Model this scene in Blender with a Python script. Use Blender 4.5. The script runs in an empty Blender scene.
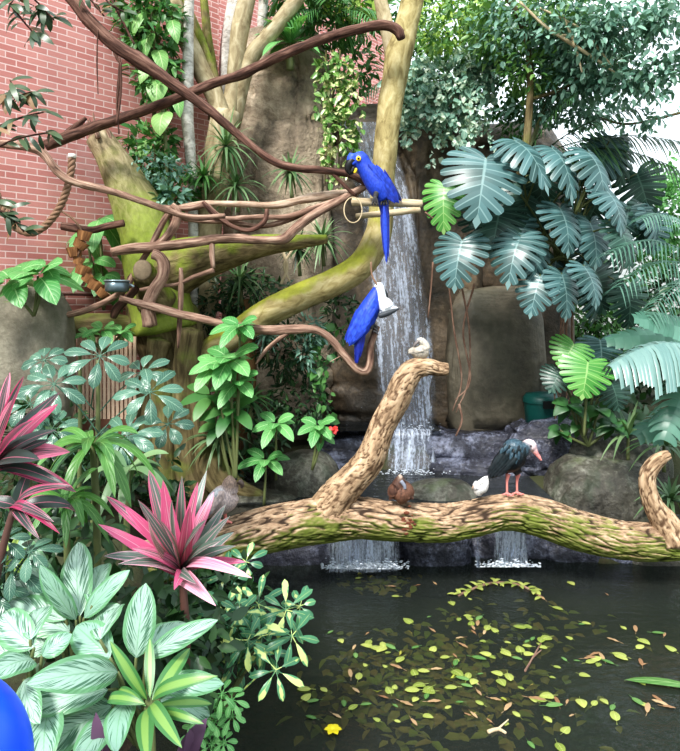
import bpy, math, random
import numpy as np
from mathutils import Vector, noise, Matrix
V = Vector
S = bpy.context.scene
COL = S.collection
R = random.Random(7)
F, CX, HY, CZ = 640.0, 340.0, 305.0, 2.6      # focal length in pixels, principal column, horizon row, eye height over the pond

def P(px, py, Y): return V(((px - CX) * Y / F, Y, CZ - (py - HY) * Y / F))
def lerp(a, b, t): return a + (b - a) * t
def sm(a, b, x):
    t = min(1, max(0, (x - a) / (b - a))); return t * t * (3 - 2 * t)
def perp(d, n):
    n = n - d * n.dot(d)
    if n.length < 1e-5: n = d.orthogonal()
    return n.normalized()
def rv(s=1): return V((R.uniform(-s, s), R.uniform(-s, s), R.uniform(-s, s)))

# ------------------------------------------------------------------ mesh collector
class MB:
    def __init__(s): s.v = []; s.f = []; s.uv = []; s.tc = []; s.h = []; s.col = []; s.mi = []
    def vert(s, p, uv=(0, 0), tc=(0, 0, 0), h=1.0, col=(1, 1, 1)):
        s.v.append((p[0], p[1], p[2])); s.uv.append(uv); s.tc.append(tc); s.h.append(h); s.col.append(col)
        return len(s.v) - 1
    def face(s, *i, m=0): s.f.append(i); s.mi.append(m)

def wloc(o):
    p = V((0, 0, 0))
    while o is not None: p += o.location; o = o.parent
    return p

def obj(name, mb, mats, parent=None, smooth=True, base=None):
    me = bpy.data.meshes.new(name)
    v = np.array(mb.v, dtype=np.float32).reshape(-1, 3)
    if parent is not None: off = np.array(wloc(parent))
    else:
        off = np.array(base) if base is not None else np.array([(v[:, 0].min() + v[:, 0].max()) / 2, (v[:, 1].min() + v[:, 1].max()) / 2, v[:, 2].min()])
    me.from_pydata((v - off).tolist(), [], mb.f)
    n = len(me.loops); vi = np.empty(n, dtype=np.int32); me.loops.foreach_get('vertex_index', vi)
    l = me.uv_layers.new(name='UVMap'); l.data.foreach_set('uv', np.array(mb.uv, dtype=np.float32)[vi].ravel())
    a = me.attributes.new('tc', 'FLOAT_VECTOR', 'POINT'); a.data.foreach_set('vector', np.array(mb.tc, dtype=np.float32).ravel())
    a = me.attributes.new('h', 'FLOAT', 'POINT'); a.data.foreach_set('value', np.array(mb.h, dtype=np.float32))
    a = me.attributes.new('col', 'FLOAT_VECTOR', 'POINT'); a.data.foreach_set('vector', np.array(mb.col, dtype=np.float32).ravel())
    for m in (mats if isinstance(mats, (list, tuple)) else [mats]): me.materials.append(m)
    me.polygons.foreach_set('material_index', mb.mi)
    me.polygons.foreach_set('use_smooth', [smooth] * len(me.polygons))
    me.update()
    o = bpy.data.objects.new(name, me); COL.objects.link(o)
    if parent is not None: o.parent = parent
    else: o.location = off
    return o

def tag(o, label, cat, group=None):
    o['label'] = label; o['category'] = cat
    if group: o['group'] = group
    return o
def thing(name, label, cat, loc, group=None):
    o = bpy.data.objects.new(name, None); COL.objects.link(o); o.location = loc; o.empty_display_size = .1
    return tag(o, label, cat, group)
def struct(name, mb, m, smooth=True):
    o = obj(name, mb, m, smooth=smooth, base=(0, 0, 0)); o['kind'] = 'structure'; return o
def stuff(o): o['kind'] = 'stuff'; return o
def dup(o, loc, rotz=0, scale=1):
    c = o.copy(); COL.objects.link(c); c.location = loc; c.rotation_euler = (0, 0, rotz); c.scale = (scale,) * 3
    for ch in o.children:
        k = ch.copy(); COL.objects.link(k); k.parent = c
    return c

# ------------------------------------------------------------------ shapes
def crom(pts, step):
    """Catmull-Rom through tuples of numbers, about one sample per step metres (first three numbers are the place)."""
    A = [np.array(p, dtype=float) for p in pts]
    A = [2 * A[0] - A[1]] + A + [2 * A[-1] - A[-2]]
    out = []
    for i in range(1, len(A) - 2):
        p0, p1, p2, p3 = A[i - 1:i + 3]
        n = max(2, int(np.linalg.norm(p2[:3] - p1[:3]) / step))
        for k in range(n):
            t = k / n
            out.append(.5 * (2 * p1 + (p2 - p0) * t + (2 * p0 - 5 * p1 + 4 * p2 - p3) * t * t + (3 * p1 - p0 - 3 * p2 + p3) * t ** 3))
    out.append(A[-2]); return out

def tube(mb, pts, nseg=10, step=.05, rough=0., rf=3., seed=0, cap=True, disp=None, sx=1., ax=None, cols=None):
    """pts: (x, y, z, r[, c0, c1, c2]); swept round section with lumpy radius; disp(tc) gives (offset, h)."""
    S_ = crom(pts, step); so = seed * 17.3
    C = [V(p[:3]) for p in S_]; n0 = len(mb.v); s = 0; prev = None
    T = [(C[min(i + 1, len(C) - 1)] - C[max(i - 1, 0)]).normalized() for i in range(len(C))]
    n = perp(T[0], V(ax) if ax else V((0, 1, .01)))
    for i, c in enumerate(C):
        if i: s += (c - C[i - 1]).length
        n = perp(T[i], n); b = T[i].cross(n); r = max(1e-4, S_[i][3])
        cc = tuple(S_[i][4:7]) if len(S_[i]) > 6 else (1, 1, 1)
        for k in range(nseg):
            a = 2 * math.pi * k / nseg; ca, sa = math.cos(a), math.sin(a)
            d = n * ca * sx + b * sa; tc = (r * ca + so, r * sa, s); rr = r; h = 1.
            if rough: rr *= 1 + rough * noise.noise(V((c.x * rf + ca * 1.1 + so, c.y * rf + sa * 1.1, c.z * rf + s)))
            if disp:
                o_, h = disp(tc); rr += o_
            mb.vert(c + d * rr, (k / nseg, s), tc, h, cc)
        if i:
            a0 = n0 + (i - 1) * nseg; b0 = a0 + nseg
            for k in range(nseg): k2 = (k + 1) % nseg; mb.face(a0 + k, a0 + k2, b0 + k2, b0 + k)
    if cap:
        for i0, c, t, sg in ((n0, C[0], -T[0], 0), (len(mb.v) - nseg, C[-1], T[-1], 1)):
            rr = S_[0][3] if sg == 0 else S_[-1][3]
            m = mb.vert(c + t * rr * .25, (.5, 0), (so, 0, 0), .8, mb.col[i0])
            for k in range(nseg):
                k2 = (k + 1) % nseg
                mb.face(m, i0 + k, i0 + k2) if sg else mb.face(m, i0 + k2, i0 + k)
    return mb
def pxs(pts, Y):
    """(px, py, r in px[, Y]) -> metres"""
    out = []
    for p in pts:
        y = p[3] if len(p) > 3 else Y
        out.append((*P(p[0], p[1], y), p[2] * y / F))
    return out
def tpx(mb, pts, Y, **k): return tube(mb, pxs(pts, Y), **k)

PROF = {
    'ovate': lambda t: 2.05 * t ** .62 * (1 - t) ** .72,
    'lance': lambda t: 2.0 * t ** .75 * (1 - t) ** .72,
    'strap': lambda t: min(1, .3 + t * 2.6) * (1 - t ** 2.6) ** .8,
    'needle': lambda t: min(1, .5 + t * 4) * (1 - t) ** .7,
    'obov': lambda t: 2.0 * t ** 1.0 * (1 - t) ** .55 * .97,
    'heart': lambda t: (1.75 * (t + .04) ** .36 * (1 - t) ** .8) if t < 1 else 0,
}
def leaf(mb, A, B, w, kind='lance', arch=.12, fold=.25, N=(0, -.6, .8), n=9, nu=2, wav=0., up=None, col=(1, 1, 1)):
    d = B - A; L = d.length
    if L < 1e-5: return
    N = V(N); Nn = perp(d / L, N); U = V(up) if up is not None else Nn
    n0 = len(mb.v); pr = PROF[kind]; ph = R.uniform(0, 6)
    for i in range(n + 1):
        t = i / n; c = A + d * t + U * (arch * L * 4 * t * (1 - t))
        tan = (d + U * (arch * L * 4 * (1 - 2 * t))).normalized()
        nr = perp(tan, Nn); sd = tan.cross(nr); hw = w / 2 * max(.012, pr(t))
        for j in range(-nu, nu + 1):
            u = j / nu
            z = fold * hw * abs(u) + wav * hw * math.sin(t * 14 + ph + (2 if u > 0 else 0)) * abs(u) ** 1.5 - .18 * hw * u * u * abs(u)
            mb.vert(c + sd * hw * u + nr * z, (u * .5 + .5, t), (L * t, w * u, ph), 1, col)
    m = 2 * nu + 1
    for i in range(n):
        for j in range(m - 1): a = n0 + i * m + j; mb.face(a, a + 1, a + m + 1, a + m)
def lpx(mb, b, t, w, Y, Yt=None, **k):
    Yt = Y if Yt is None else Yt
    leaf(mb, P(b[0], b[1], Y), P(t[0], t[1], Yt), w * (Y + Yt) / 2 / F, **k)

FING = [(.0, .02, .30, -.22), (.02, .06, .46, -.11), (.06, .14, .52, .07), (.14, .25, .51, .27), (.25, .38, .46, .47), (.38, .52, .38, .65), (.52, .68, .27, .82), (.68, .86, .14, .95)]
RS = [0, .22, .42, .55, .75, .92, 1.0]
def monstera(mb, A, B, w, N=(0, -.7, .7), droop=.35, gap=.5, fold=.12):
    d = B - A; L = d.length; t_ = d / L; N = perp(t_, V(N)); sd = t_.cross(N); jit = R.uniform(.9, 1.1)
    def put(x, y, uv):
        z = -droop * (x * x * 1.3 + max(0, y - .15) ** 2 * .9 + max(0, -y) ** 2) + fold * abs(x) * .5
        return mb.vert(A + t_ * (y * L) + sd * (x * w) + N * (z * L), uv, (x, y, 0))
    ends = [(.10, -.16)] + [((FING[k][2] + FING[k + 1][2]) / 2, (FING[k][3] + FING[k + 1][3]) / 2) for k in range(7)] + [(.05, 1.0)]
    for sg in (-1, 1):
        for k, (t0, t1, ex, ey) in enumerate(FING):
            rows = []; e0, e1 = ends[k], ends[k + 1]; tm = (t0 + t1) / 2; g = gap * R.uniform(.7, 1.2) * jit
            for r in RS:
                s = 1 - min(.8, g) * sm(.40, .70, r) if k else 1 - .15 * sm(.4, .8, r)
                if r > .9: s *= .92 if r < 1 else .55
                a = (lerp(0, e0[0], r), lerp(t0, e0[1], r)); b = (lerp(0, e1[0], r), lerp(t1, e1[1], r))
                c = (lerp(0, ex, r), lerp(tm, ey, r)); row = []
                for q, (x, y) in enumerate((a, c, b)):
                    x, y = lerp(c[0], x, s), lerp(c[1], y, s)
                    row.append(put(sg * x, y, (r, q / 2)))
                rows.append(row)
            for i in range(len(RS) - 1):
                for q in range(2):
                    f = (rows[i][q], rows[i][q + 1], rows[i + 1][q + 1], rows[i + 1][q])
                    mb.face(*(f if sg > 0 else f[::-1]))
    n0 = [put(x, y, (0, .5)) for x, y in ((0, .86), (.05, .97), (0, 1.06), (-.05, .97))]; mb.face(*n0)
def mpx(mb, b, t, w, Y, Yt=None, **k):
    Yt = Y if Yt is None else Yt
    monstera(mb, P(b[0], b[1], Y), P(t[0], t[1], Yt), w * Y / F, **k)

def split_leaf(mb, A, B, w, N=(0, -.5, .8), arch=.1, ns=16, gap=.12, droop=.3, up=None, back=.25):
    """banana leaf or palm: strips off a midrib"""
    d = B - A; L = d.length; N = perp(d / L, V(N)); U = V(up) if up is not None else N
    def mid(t): return A + d * t + U * (arch * L * 4 * t * (1 - t))
    for sg in (-1, 1):
        for k in range(ns):
            t0, t1 = k / ns, (k + 1) / ns; tm = (t0 + t1) / 2
            tan = (mid(t1) - mid(t0)).normalized(); nr = perp(tan, N); sd = tan.cross(nr) * sg
            hw = w / 2 * (1.25 * (tm + .06) ** .3 * (1.02 - tm) ** .5); sag = droop * R.uniform(.6, 1.4); rows = []
            for r in (0, .3, .6, .85, 1):
                s = 1 - gap * R.uniform(.8, 1.3) * sm(.1, 1, r) * (1 if r < 1 else 2.2); row = []
                for q in (-1, 0, 1):
                    tt = tm + q * (t1 - t0) / 2 * max(.1, s) * 1.04
                    p = mid(tt) + (sd + tan * back * r) * hw * r + V((0, 0, -1)) * (sag * hw * r * r) + nr * (.03 * hw * (1 - abs(q)))
                    row.append(mb.vert(p, (r, q / 2 + .5), (0, 0, 0)))
                rows.append(row)
            for i in range(4):
                for q in range(2):
                    f = (rows[i][q], rows[i][q + 1], rows[i + 1][q + 1], rows[i + 1][q]); mb.face(*(f if sg > 0 else f[::-1]))

def frond(mb, A, B, n, ll, lw, arch=.12, up=(0, 0, 1), sag=.5, N=(0, -.4, .9), rr=.008, ang=.7):
    d = B - A; L = d.length; U = V(up)
    def mid(t): return A + d * t + U * (arch * L * 4 * t * (1 - t))
    tube(mb, [(*mid(t), rr * (1.1 - t)) for t in (0, .25, .5, .75, 1)], nseg=5, step=.1)
    for i in range(n):
        t = .12 + .88 * i / n; p = mid(t); tan = (mid(t + .02) - mid(t)).normalized(); sd = tan.cross(perp(tan, V(N)))
        l = ll * (1.1 - .75 * abs(t - .4)) * R.uniform(.85, 1.1)
        for sg in (-1, 1):
            q = p + (tan * ang + sd * sg).normalized() * l + V((0, 0, -sag * l * R.uniform(.6, 1.2)))
            leaf(mb, p, q, lw, 'needle', arch=.12, fold=.3, N=(0, -.4, .9), n=4, nu=1, up=(0, 0, 1))

def scatter(mb, pos, dirs, nrm, L, W, rng, fold=.25):
    """many small leaves at once: arrays n x 3, n x 3, n x 3, n, n"""
    n = len(pos); d = dirs / (np.linalg.norm(dirs, axis=1, keepdims=True) + 1e-9)
    nr = nrm - d * (nrm * d).sum(1, keepdims=True); nr /= np.linalg.norm(nr, axis=1, keepdims=True) + 1e-9
    s = np.cross(d, nr); L = L[:, None]; W = W[:, None]
    st = [(0, 0, 0), (.3, -.46, .1), (.3, .46, .1), (.68, -.36, 0), (.68, .36, 0), (1, 0, -.25), (.3, 0, -.0), (.68, 0, -.12)]
    pts = np.stack([pos + d * L * a + s * W * b + nr * L * (c * .4 + fold * abs(b) * .3) for a, b, c in st], axis=1)
    uv = [(b + .5, a) for a, b, c in st]; n0 = len(mb.v)
    mb.v += [tuple(p) for p in pts.reshape(-1, 3).tolist()]; mb.uv += uv * n; mb.tc += [(0, 0, 0)] * (8 * n); mb.h += [1.] * (8 * n); mb.col += [(1, 1, 1)] * (8 * n)
    for i in range(n):
        o = n0 + 8 * i
        mb.f += [(o, o + 6, o + 1), (o, o + 2, o + 6), (o + 1, o + 6, o + 7, o + 3), (o + 6, o + 2, o + 4, o + 7), (o + 3, o + 7, o + 5), (o + 7, o + 4, o + 5)]
    mb.mi += [0] * (6 * n)
def blob(mb, c, rad, n, L, W, seed, shell=.55, down=.3, out=.7, face=(0, -.5, .8)):
    """leaves through an ellipsoid, more of them near its skin"""
    g = np.random.default_rng(seed); u = g.normal(size=(n, 3)); u /= np.linalg.norm(u, axis=1, keepdims=True)
    r = shell + (1 - shell) * g.random(n)[:, None]; r *= (1 + .25 * np.sin(u[:, :1] * 5 + seed) * np.cos(u[:, 2:] * 4 + seed))
    p = np.array(c) + u * r * np.array(rad)
    d = u * out + g.normal(size=(n, 3)) * .6 + np.array([0, 0, -down]); m = np.array(face) + g.normal(size=(n, 3)) * .45
    k = .6 + .7 * g.random(n); scatter(mb, p, d, m, L * k, W * k, g)
def strands(mb, starts, lens, n_per_m, L, W, seed, wob=.06):
    """hanging creeper: leaves along drooping lines"""
    g = np.random.default_rng(seed); ps = []
    for s, l in zip(starts, lens):
        k = max(3, int(l * n_per_m)); t = np.sort(g.random(k)) * l; a = g.random(3) * 6
        ps.append(np.stack([s[0] + wob * np.sin(t * 5 + a[0]) + g.normal(size=k) * .025, s[1] + wob * .5 * np.sin(t * 4 + a[1]) - .02 + g.normal(size=k) * .02, s[2] - t], axis=1))
    p = np.concatenate(ps); n = len(p); d = g.normal(size=(n, 3)) * .55 + np.array([0, -.35, -.6]); m = np.array([0, -.8, .5]) + g.normal(size=(n, 3)) * .4
    k = .6 + .7 * g.random(n); scatter(mb, p, d, m, L * k, W * k, g)

def ico(sub):
    import bmesh
    b = bmesh.new(); bmesh.ops.create_icosphere(b, subdivisions=sub, radius=1)
    v = [x.co.copy() for x in b.verts]; f = [tuple(q.index for q in x.verts) for x in b.faces]; b.free(); return v, f
ICO = {}
def rock(mb, c, rad, sub=5, sq=.6, amp=.12, fr=1.2, seed=0, strata=0., sfr=3., lean=(0, 0), fine=.03, cracks=0.):
    """boulder or cliff: squared ellipsoid with lumps, beds and cracks"""
    if sub not in ICO: ICO[sub] = ico(sub)
    v, f = ICO[sub]; n0 = len(mb.v); o = V((seed * 7.1, seed * 3.3, seed * 1.7)); mr = min(rad)
    for p in v:
        q = V([math.copysign(abs(a) ** sq, a) for a in p]); m = max(1, q.length * .82)
        q = V((q.x * rad[0] / m * 1.1, q.y * rad[1] / m * 1.1, q.z * rad[2] / m * 1.1)); dn = V((p.x / rad[0], p.y / rad[1], p.z / rad[2])).normalized()
        k = amp * mr * (noise.fractal(q * fr + o, .9, 2.1, 5) + .3)
        if strata:
            zz = q.z * sfr + .6 * noise.noise(q * .8 + o) + q.x * .25; k += strata * mr * (1 if (zz % 1) < .82 else -.6) * (.5 + .5 * noise.noise(V((0, 0, math.floor(zz) * 3.7)) + o))
        if cracks:
            a = abs(noise.noise(V((q.x * 1.7, q.y * 1.7, q.z * .9)) + o * 2)); k -= cracks * mr * (1 - sm(0, .07, a))
        k += fine * mr * noise.noise(q * 9 + o)
        w = q + dn * k; w.x += lean[0] * w.z; w.y += lean[1] * w.z
        mb.vert(V(c) + w, (0, 0), tuple(w), 1)
    for t in f: mb.face(*(n0 + i for i in t))
    return mb
def box(mb, c, h, bev=0., rz=0., tilt=0.):
    M = Matrix.Rotation(rz, 3, 'Z') @ Matrix.Rotation(tilt, 3, 'Y'); n0 = len(mb.v)
    P8 = []
    for z in (-1, 1):
        for x, y in ((-1, -1), (1, -1), (1, 1), (-1, 1)): P8.append(V((x * h[0], y * h[1], z * h[2])))
    for p in P8: mb.vert(V(c) + M @ p, (0, 0), tuple(p))
    for q in ((0, 3, 2, 1), (4, 5, 6, 7), (0, 1, 5, 4), (1, 2, 6, 5), (2, 3, 7, 6), (3, 0, 4, 7)): mb.face(*(n0 + i for i in q))
def ball(mb, c, r, sub=3, sq=(1, 1, 1), col=(1, 1, 1)):
    if sub not in ICO: ICO[sub] = ico(sub)
    v, f = ICO[sub]; n0 = len(mb.v)
    for p in v: mb.vert(V(c) + V((p.x * r * sq[0], p.y * r * sq[1], p.z * r * sq[2])), (p.x * .5 + .5, p.z * .5 + .5), tuple(p), 1, col)
    for t in f: mb.face(*(n0 + i for i in t))
# ------------------------------------------------------------------ materials
def lin(c):
    """sRGB 0..255 -> linear"""
    return tuple(((x / 255) / 12.92 if x / 255 <= .04045 else ((x / 255 + .055) / 1.055) ** 2.4) for x in c)
class NT:
    def __init__(s, name):
        s.m = bpy.data.materials.new(name); s.m.use_nodes = True; s.t = s.m.node_tree; s.t.nodes.clear()
        s.out = s.t.nodes.new('ShaderNodeOutputMaterial')
    def n(s, ty, **k):
        x = s.t.nodes.new('ShaderNode' + ty)
        for a, b in k.items(): setattr(x, a, b)
        return x
    def set(s, sock, v):
        if v is None: return
        if hasattr(v, 'is_output') or isinstance(v, bpy.types.NodeSocket): s.t.links.new(v, sock)
        elif isinstance(v, (tuple, list)) and len(v) == 3 and sock.type == 'RGBA': sock.default_value = (*v, 1)
        else: sock.default_value = v
    def math(s, op, a, b=None, c=None, clamp=False):
        x = s.n('Math', operation=op, use_clamp=clamp)
        for i, q in enumerate((a, b, c)): s.set(x.inputs[i], q)
        return x.outputs[0]
    def mix(s, f, a, b, bt='MIX'):
        x = s.n('Mix', data_type='RGBA', blend_type=bt); s.set(x.inputs[0], f); s.set(x.inputs[6], a); s.set(x.inputs[7], b); return x.outputs[2]
    def ramp(s, f, *st):
        x = s.n('ValToRGB'); e = x.color_ramp.elements
        while len(e) < len(st): e.new(.5)
        for q, (p, c) in zip(e, st): q.position = p; q.color = (*(c if isinstance(c, tuple) else (c, c, c)), 1)
        s.set(x.inputs[0], f); return x.outputs[0]
    def step(s, v, a, b):
        x = s.n('MapRange', interpolation_type='SMOOTHSTEP'); s.set(x.inputs[0], v); x.inputs[1].default_value = a; x.inputs[2].default_value = b; return x.outputs[0]
    def mapv(s, v, sc, loc=(0, 0, 0)):
        x = s.n('Mapping'); s.set(x.inputs[0], v); x.inputs['Scale'].default_value = sc; x.inputs['Location'].default_value = loc; return x.outputs[0]
    def noise(s, v, sc, det=4, rough=.55, dist=0.):
        x = s.n('TexNoise'); s.set(x.inputs['Vector'], v); x.inputs['Scale'].default_value = sc; x.inputs['Detail'].default_value = det; x.inputs['Roughness'].default_value = rough; x.inputs['Distortion'].default_value = dist
        return x.outputs[0]
    def vor(s, v, sc, feat='F1'):
        x = s.n('TexVoronoi', feature=feat); s.set(x.inputs['Vector'], v); x.inputs['Scale'].default_value = sc; return x.outputs['Distance']
    def attr(s, a): return s.n('Attribute', attribute_name=a)
    def coord(s, w='Object'): return s.n('TexCoord').outputs[w]
    def pos(s): return s.n('NewGeometry').outputs['Position']
    def xyz(s, v):
        x = s.n('SeparateXYZ'); s.set(x.inputs[0], v); return x.outputs
    def bump(s, h, st=.4, d=.01):
        x = s.n('Bump'); x.inputs['Strength'].default_value = st; x.inputs['Distance'].default_value = d; s.set(x.inputs['Height'], h); return x.outputs[0]
    def pbr(s, col, rough=.6, spec=.5, normal=None, metal=0., **k):
        x = s.n('BsdfPrincipled'); s.set(x.inputs['Base Color'], col); s.set(x.inputs['Roughness'], rough); x.inputs['Specular IOR Level'].default_value = spec
        x.inputs['Metallic'].default_value = metal; s.set(x.inputs['Normal'], normal)
        for a, b in k.items(): s.set(x.inputs[a], b)
        return x.outputs[0]
    def done(s, sh): s.t.links.new(sh, s.out.inputs[0]); return s.m
    def mixsh(s, f, a, b):
        x = s.n('MixShader'); s.set(x.inputs[0], f); s.t.links.new(a, x.inputs[1]); s.t.links.new(b, x.inputs[2]); return x.outputs[0]
    def rnd(s):
        """a number of its own for each leaf, whether an object or an island of a mesh"""
        a = s.n('ObjectInfo').outputs['Random']; b = s.n('NewGeometry').outputs['Random Per Island']
        return s.math('FRACT', s.math('ADD', a, b))

def leaf_out(t, col, rough, trans, normal=None, spec=.5):
    x = t.n('BsdfTranslucent'); t.set(x.inputs[0], t.mix(1., col, (1.0, 1.0, .55), 'MULTIPLY'))
    return t.done(t.mixsh(trans, t.pbr(col, rough, spec, normal), x.outputs[0]))
def leafmat(name, c0, c1, rib=None, rough=.38, trans=.22, veins=14, ribw=.035, hue=.0, dead=None):
    """plain leaf: colour between c0 and c1 leaf by leaf, paler midrib and side veins"""
    t = NT(name); uv = t.xyz(t.coord('UV')); u, v = uv[0], uv[1]; r = t.rnd()
    col = t.mix(r, lin(c0), lin(c1)); n = t.noise(t.coord('Object'), 9, 3)
    col = t.mix(t.math('MULTIPLY', n, .5), col, t.mix(1., col, (.55, .6, .55), 'MULTIPLY'))
    au = t.math('ABSOLUTE', t.math('SUBTRACT', u, .5)); h = None
    if dead: col = t.mix(t.step(r, .9, .93), col, lin(dead))
    if rib:
        sv = t.math('PINGPONG', t.math('ADD', t.math('MULTIPLY', v, veins), t.math('MULTIPLY', au, -veins * .55)), .5)
        vein = t.math('MULTIPLY', t.math('SUBTRACT', 1., t.step(sv, .02, .12)), .35)
        mid = t.math('SUBTRACT', 1., t.step(au, ribw * .5, ribw)); f = t.math('MAXIMUM', vein, t.math('MULTIPLY', mid, .85))
        col = t.mix(f, col, lin(rib)); h = t.bump(t.math('SUBTRACT', sv, mid), .35, .006)
    return leaf_out(t, col, rough, trans, h)
def aglao(name):
    """Chinese evergreen: silver field, dark green feathering from the margin, green edge"""
    t = NT(name); c = t.coord('UV'); uv = t.xyz(c); u, v = uv[0], uv[1]; r = t.rnd(); au = t.math('ABSOLUTE', t.math('SUBTRACT', u, .5))
    q = t.n('CombineXYZ'); t.set(q.inputs[0], t.math('MULTIPLY', au, 3.)); t.set(q.inputs[1], t.math('SUBTRACT', t.math('MULTIPLY', v, 26.), t.math('MULTIPLY', au, 26.))); t.set(q.inputs[2], t.math('ADD', t.math('MULTIPLY', r, 40.), t.math('MULTIPLY', t.step(u, .49, .51), 7.)))
    n = t.noise(q.outputs[0], 1., 2)
    band = t.math('SUBTRACT', 1., t.math('MULTIPLY', t.math('ABSOLUTE', t.math('SUBTRACT', au, .27)), 4.2))       # dark feathers lie between rib and margin
    f = t.math('MULTIPLY', t.step(t.math('ADD', t.math('ADD', n, t.math('MULTIPLY', band, .2)), t.math('MULTIPLY', t.math('SUBTRACT', r, .5), .12)), .61, .72), .85)
    mid = t.math('SUBTRACT', 1., t.step(au, .0, .035)); edge = t.step(t.math('ADD', au, t.math('MULTIPLY', t.math('SUBTRACT', n, .5), .16)), .33, .42)
    silver = t.mix(r, lin((138, 176, 156)), lin((186, 211, 197))); green = lin((46, 96, 66)); lime = lin((92, 148, 96))
    col = t.mix(f, silver, green); col = t.mix(t.math('MULTIPLY', edge, .8), col, lime); col = t.mix(t.math('MULTIPLY', mid, .5), col, lime)
    return leaf_out(t, col, .36, .2, t.bump(t.math('PINGPONG', t.math('SUBTRACT', t.math('MULTIPLY', v, 12.), t.math('MULTIPLY', au, 8.)), .5), .25, .006))
def cordy(name, pink, pale, dark, amt):
    """ti plant: dark green leaf with pink streaks and margins, by leaf"""
    t = NT(name); uv = t.xyz(t.coord('UV')); u, v = uv[0], uv[1]; r = t.rnd(); au = t.math('ABSOLUTE', t.math('SUBTRACT', u, .5))
    q = t.n('CombineXYZ'); t.set(q.inputs[0], t.math('MULTIPLY', u, 16.)); t.set(q.inputs[1], t.math('MULTIPLY', v, 1.6)); t.set(q.inputs[2], t.math('MULTIPLY', r, 30.))
    n = t.noise(q.outputs[0], 1., 3); e = t.math('MULTIPLY', au, .55)
    f = t.step(t.math('ADD', t.math('ADD', n, e), t.math('MULTIPLY', t.math('SUBTRACT', r, .5), .55)), amt - .05, amt + .13)
    pk = t.mix(t.step(t.math('ADD', n, t.math('MULTIPLY', t.math('SUBTRACT', t.math('FRACT', t.math('MULTIPLY', r, 7.3)), .5), .5)), .42, .72), lin(pink), lin(pale)); col = t.mix(f, lin(dark), pk)
    mid = t.math('SUBTRACT', 1., t.step(au, .01, .04)); col = t.mix(t.math('MULTIPLY', mid, .6), col, lin(pale))
    return leaf_out(t, col, .34, .25, t.bump(n, .2, .004))
def stripe(name, mid, edge):
    t = NT(name); uv = t.xyz(t.coord('UV')); u, v = uv[0], uv[1]; r = t.rnd()
    q = t.n('CombineXYZ'); t.set(q.inputs[0], t.math('MULTIPLY', u, 11.)); t.set(q.inputs[1], v); t.set(q.inputs[2], t.math('MULTIPLY', r, 20.))
    n = t.noise(q.outputs[0], 1., 2); au = t.math('ABSOLUTE', t.math('SUBTRACT', u, .5))
    f = t.step(t.math('ADD', t.math('MULTIPLY', au, 2.), t.math('SUBTRACT', n, .5)), .3, .55)
    return leaf_out(t, t.mix(f, lin(mid), lin(edge)), .36, .25, t.bump(n, .2, .004))
def varieg(name, g0, g1, cream):
    """schefflera and creepers: green leaflets splashed with cream"""
    t = NT(name); uv = t.xyz(t.coord('UV')); r = t.rnd(); n = t.noise(t.coord('Object'), 16, 2)
    au = t.math('ABSOLUTE', t.math('SUBTRACT', uv[0], .5)); f = t.step(t.math('SUBTRACT', t.math('ADD', n, t.math('MULTIPLY', t.math('SUBTRACT', r, .5), .5)), t.math('MULTIPLY', au, .45)), .50, .58)
    col = t.mix(f, t.mix(r, lin(g0), lin(g1)), lin(cream))
    col = t.mix(t.math('MULTIPLY', t.math('SUBTRACT', 1., t.step(au, .015, .05)), .5), col, lin(cream))
    return leaf_out(t, col, .32, .2)
def monmat(name, c0, c1, rib):
    t = NT(name); uv = t.xyz(t.coord('UV')); r = t.rnd()
    a = t.math('ABSOLUTE', t.math('SUBTRACT', uv[1], .5)); f = t.math('MAXIMUM', t.math('SUBTRACT', 1., t.step(a, .02, .09)), t.math('SUBTRACT', 1., t.step(uv[0], .015, .05)))
    n = t.noise(t.coord('Object'), 7, 3); col = t.mix(r, lin(c0), lin(c1)); col = t.mix(t.math('MULTIPLY', n, .4), col, t.mix(1., col, (.5, .55, .5), 'MULTIPLY'))
    return leaf_out(t, t.mix(t.math('MULTIPLY', f, .55), col, lin(rib)), .34, .15, t.bump(a, .35, .012))
def bark(name, dark, mid, light, moss=None, amt=.5, side=1., mz=None, sc=14., st=6., rough=.85, hattr=False, bstr=.7, bd=.02):
    t = NT(name); c = t.attr('tc').outputs['Vector']; q = t.mapv(c, (1, 1, 1 / st)); n1 = t.noise(q, sc, 6, .6, .6); n2 = t.noise(c, sc * .22, 4)
    col = t.ramp(n1, (.3, lin(dark)), (.5, lin(mid)), (.72, lin(light))); col = t.mix(t.math('MULTIPLY', t.step(n2, .35, .7), .5), col, t.mix(1., col, (.55, .52, .5), 'MULTIPLY'))
    if hattr: h = t.attr('h').outputs['Fac']; col = t.mix(t.step(h, .12, .8), lin(dark), col)
    if moss:
        nz = t.xyz(t.n('NewGeometry').outputs['Normal'])[2]; g = t.math('ADD', t.math('MULTIPLY', nz, .5 * side), t.noise(t.pos(), 3.2, 4)); f = t.step(g, 1.0 - amt, 1.25 - amt)
        if mz: f = t.math('MULTIPLY', f, t.math('SUBTRACT', 1., t.step(t.math('ADD', t.xyz(t.pos())[2], t.noise(t.pos(), 4, 3)), mz[0], mz[1])))
        mc = t.mix(t.noise(t.pos(), 22, 3), t.mix(1., lin(moss), (.5, .5, .45), 'MULTIPLY'), t.mix(1., lin(moss), (1.3, 1.3, 1.1), 'MULTIPLY'))
        if hattr: mc = t.mix(t.step(h, .1, .6), t.mix(1., mc, (.3, .3, .3), 'MULTIPLY'), mc)
        col = t.mix(t.math('MULTIPLY', f, .85), col, mc)
    return t.done(t.pbr(col, rough, .3, t.bump(n1, bstr, bd)))
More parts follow.
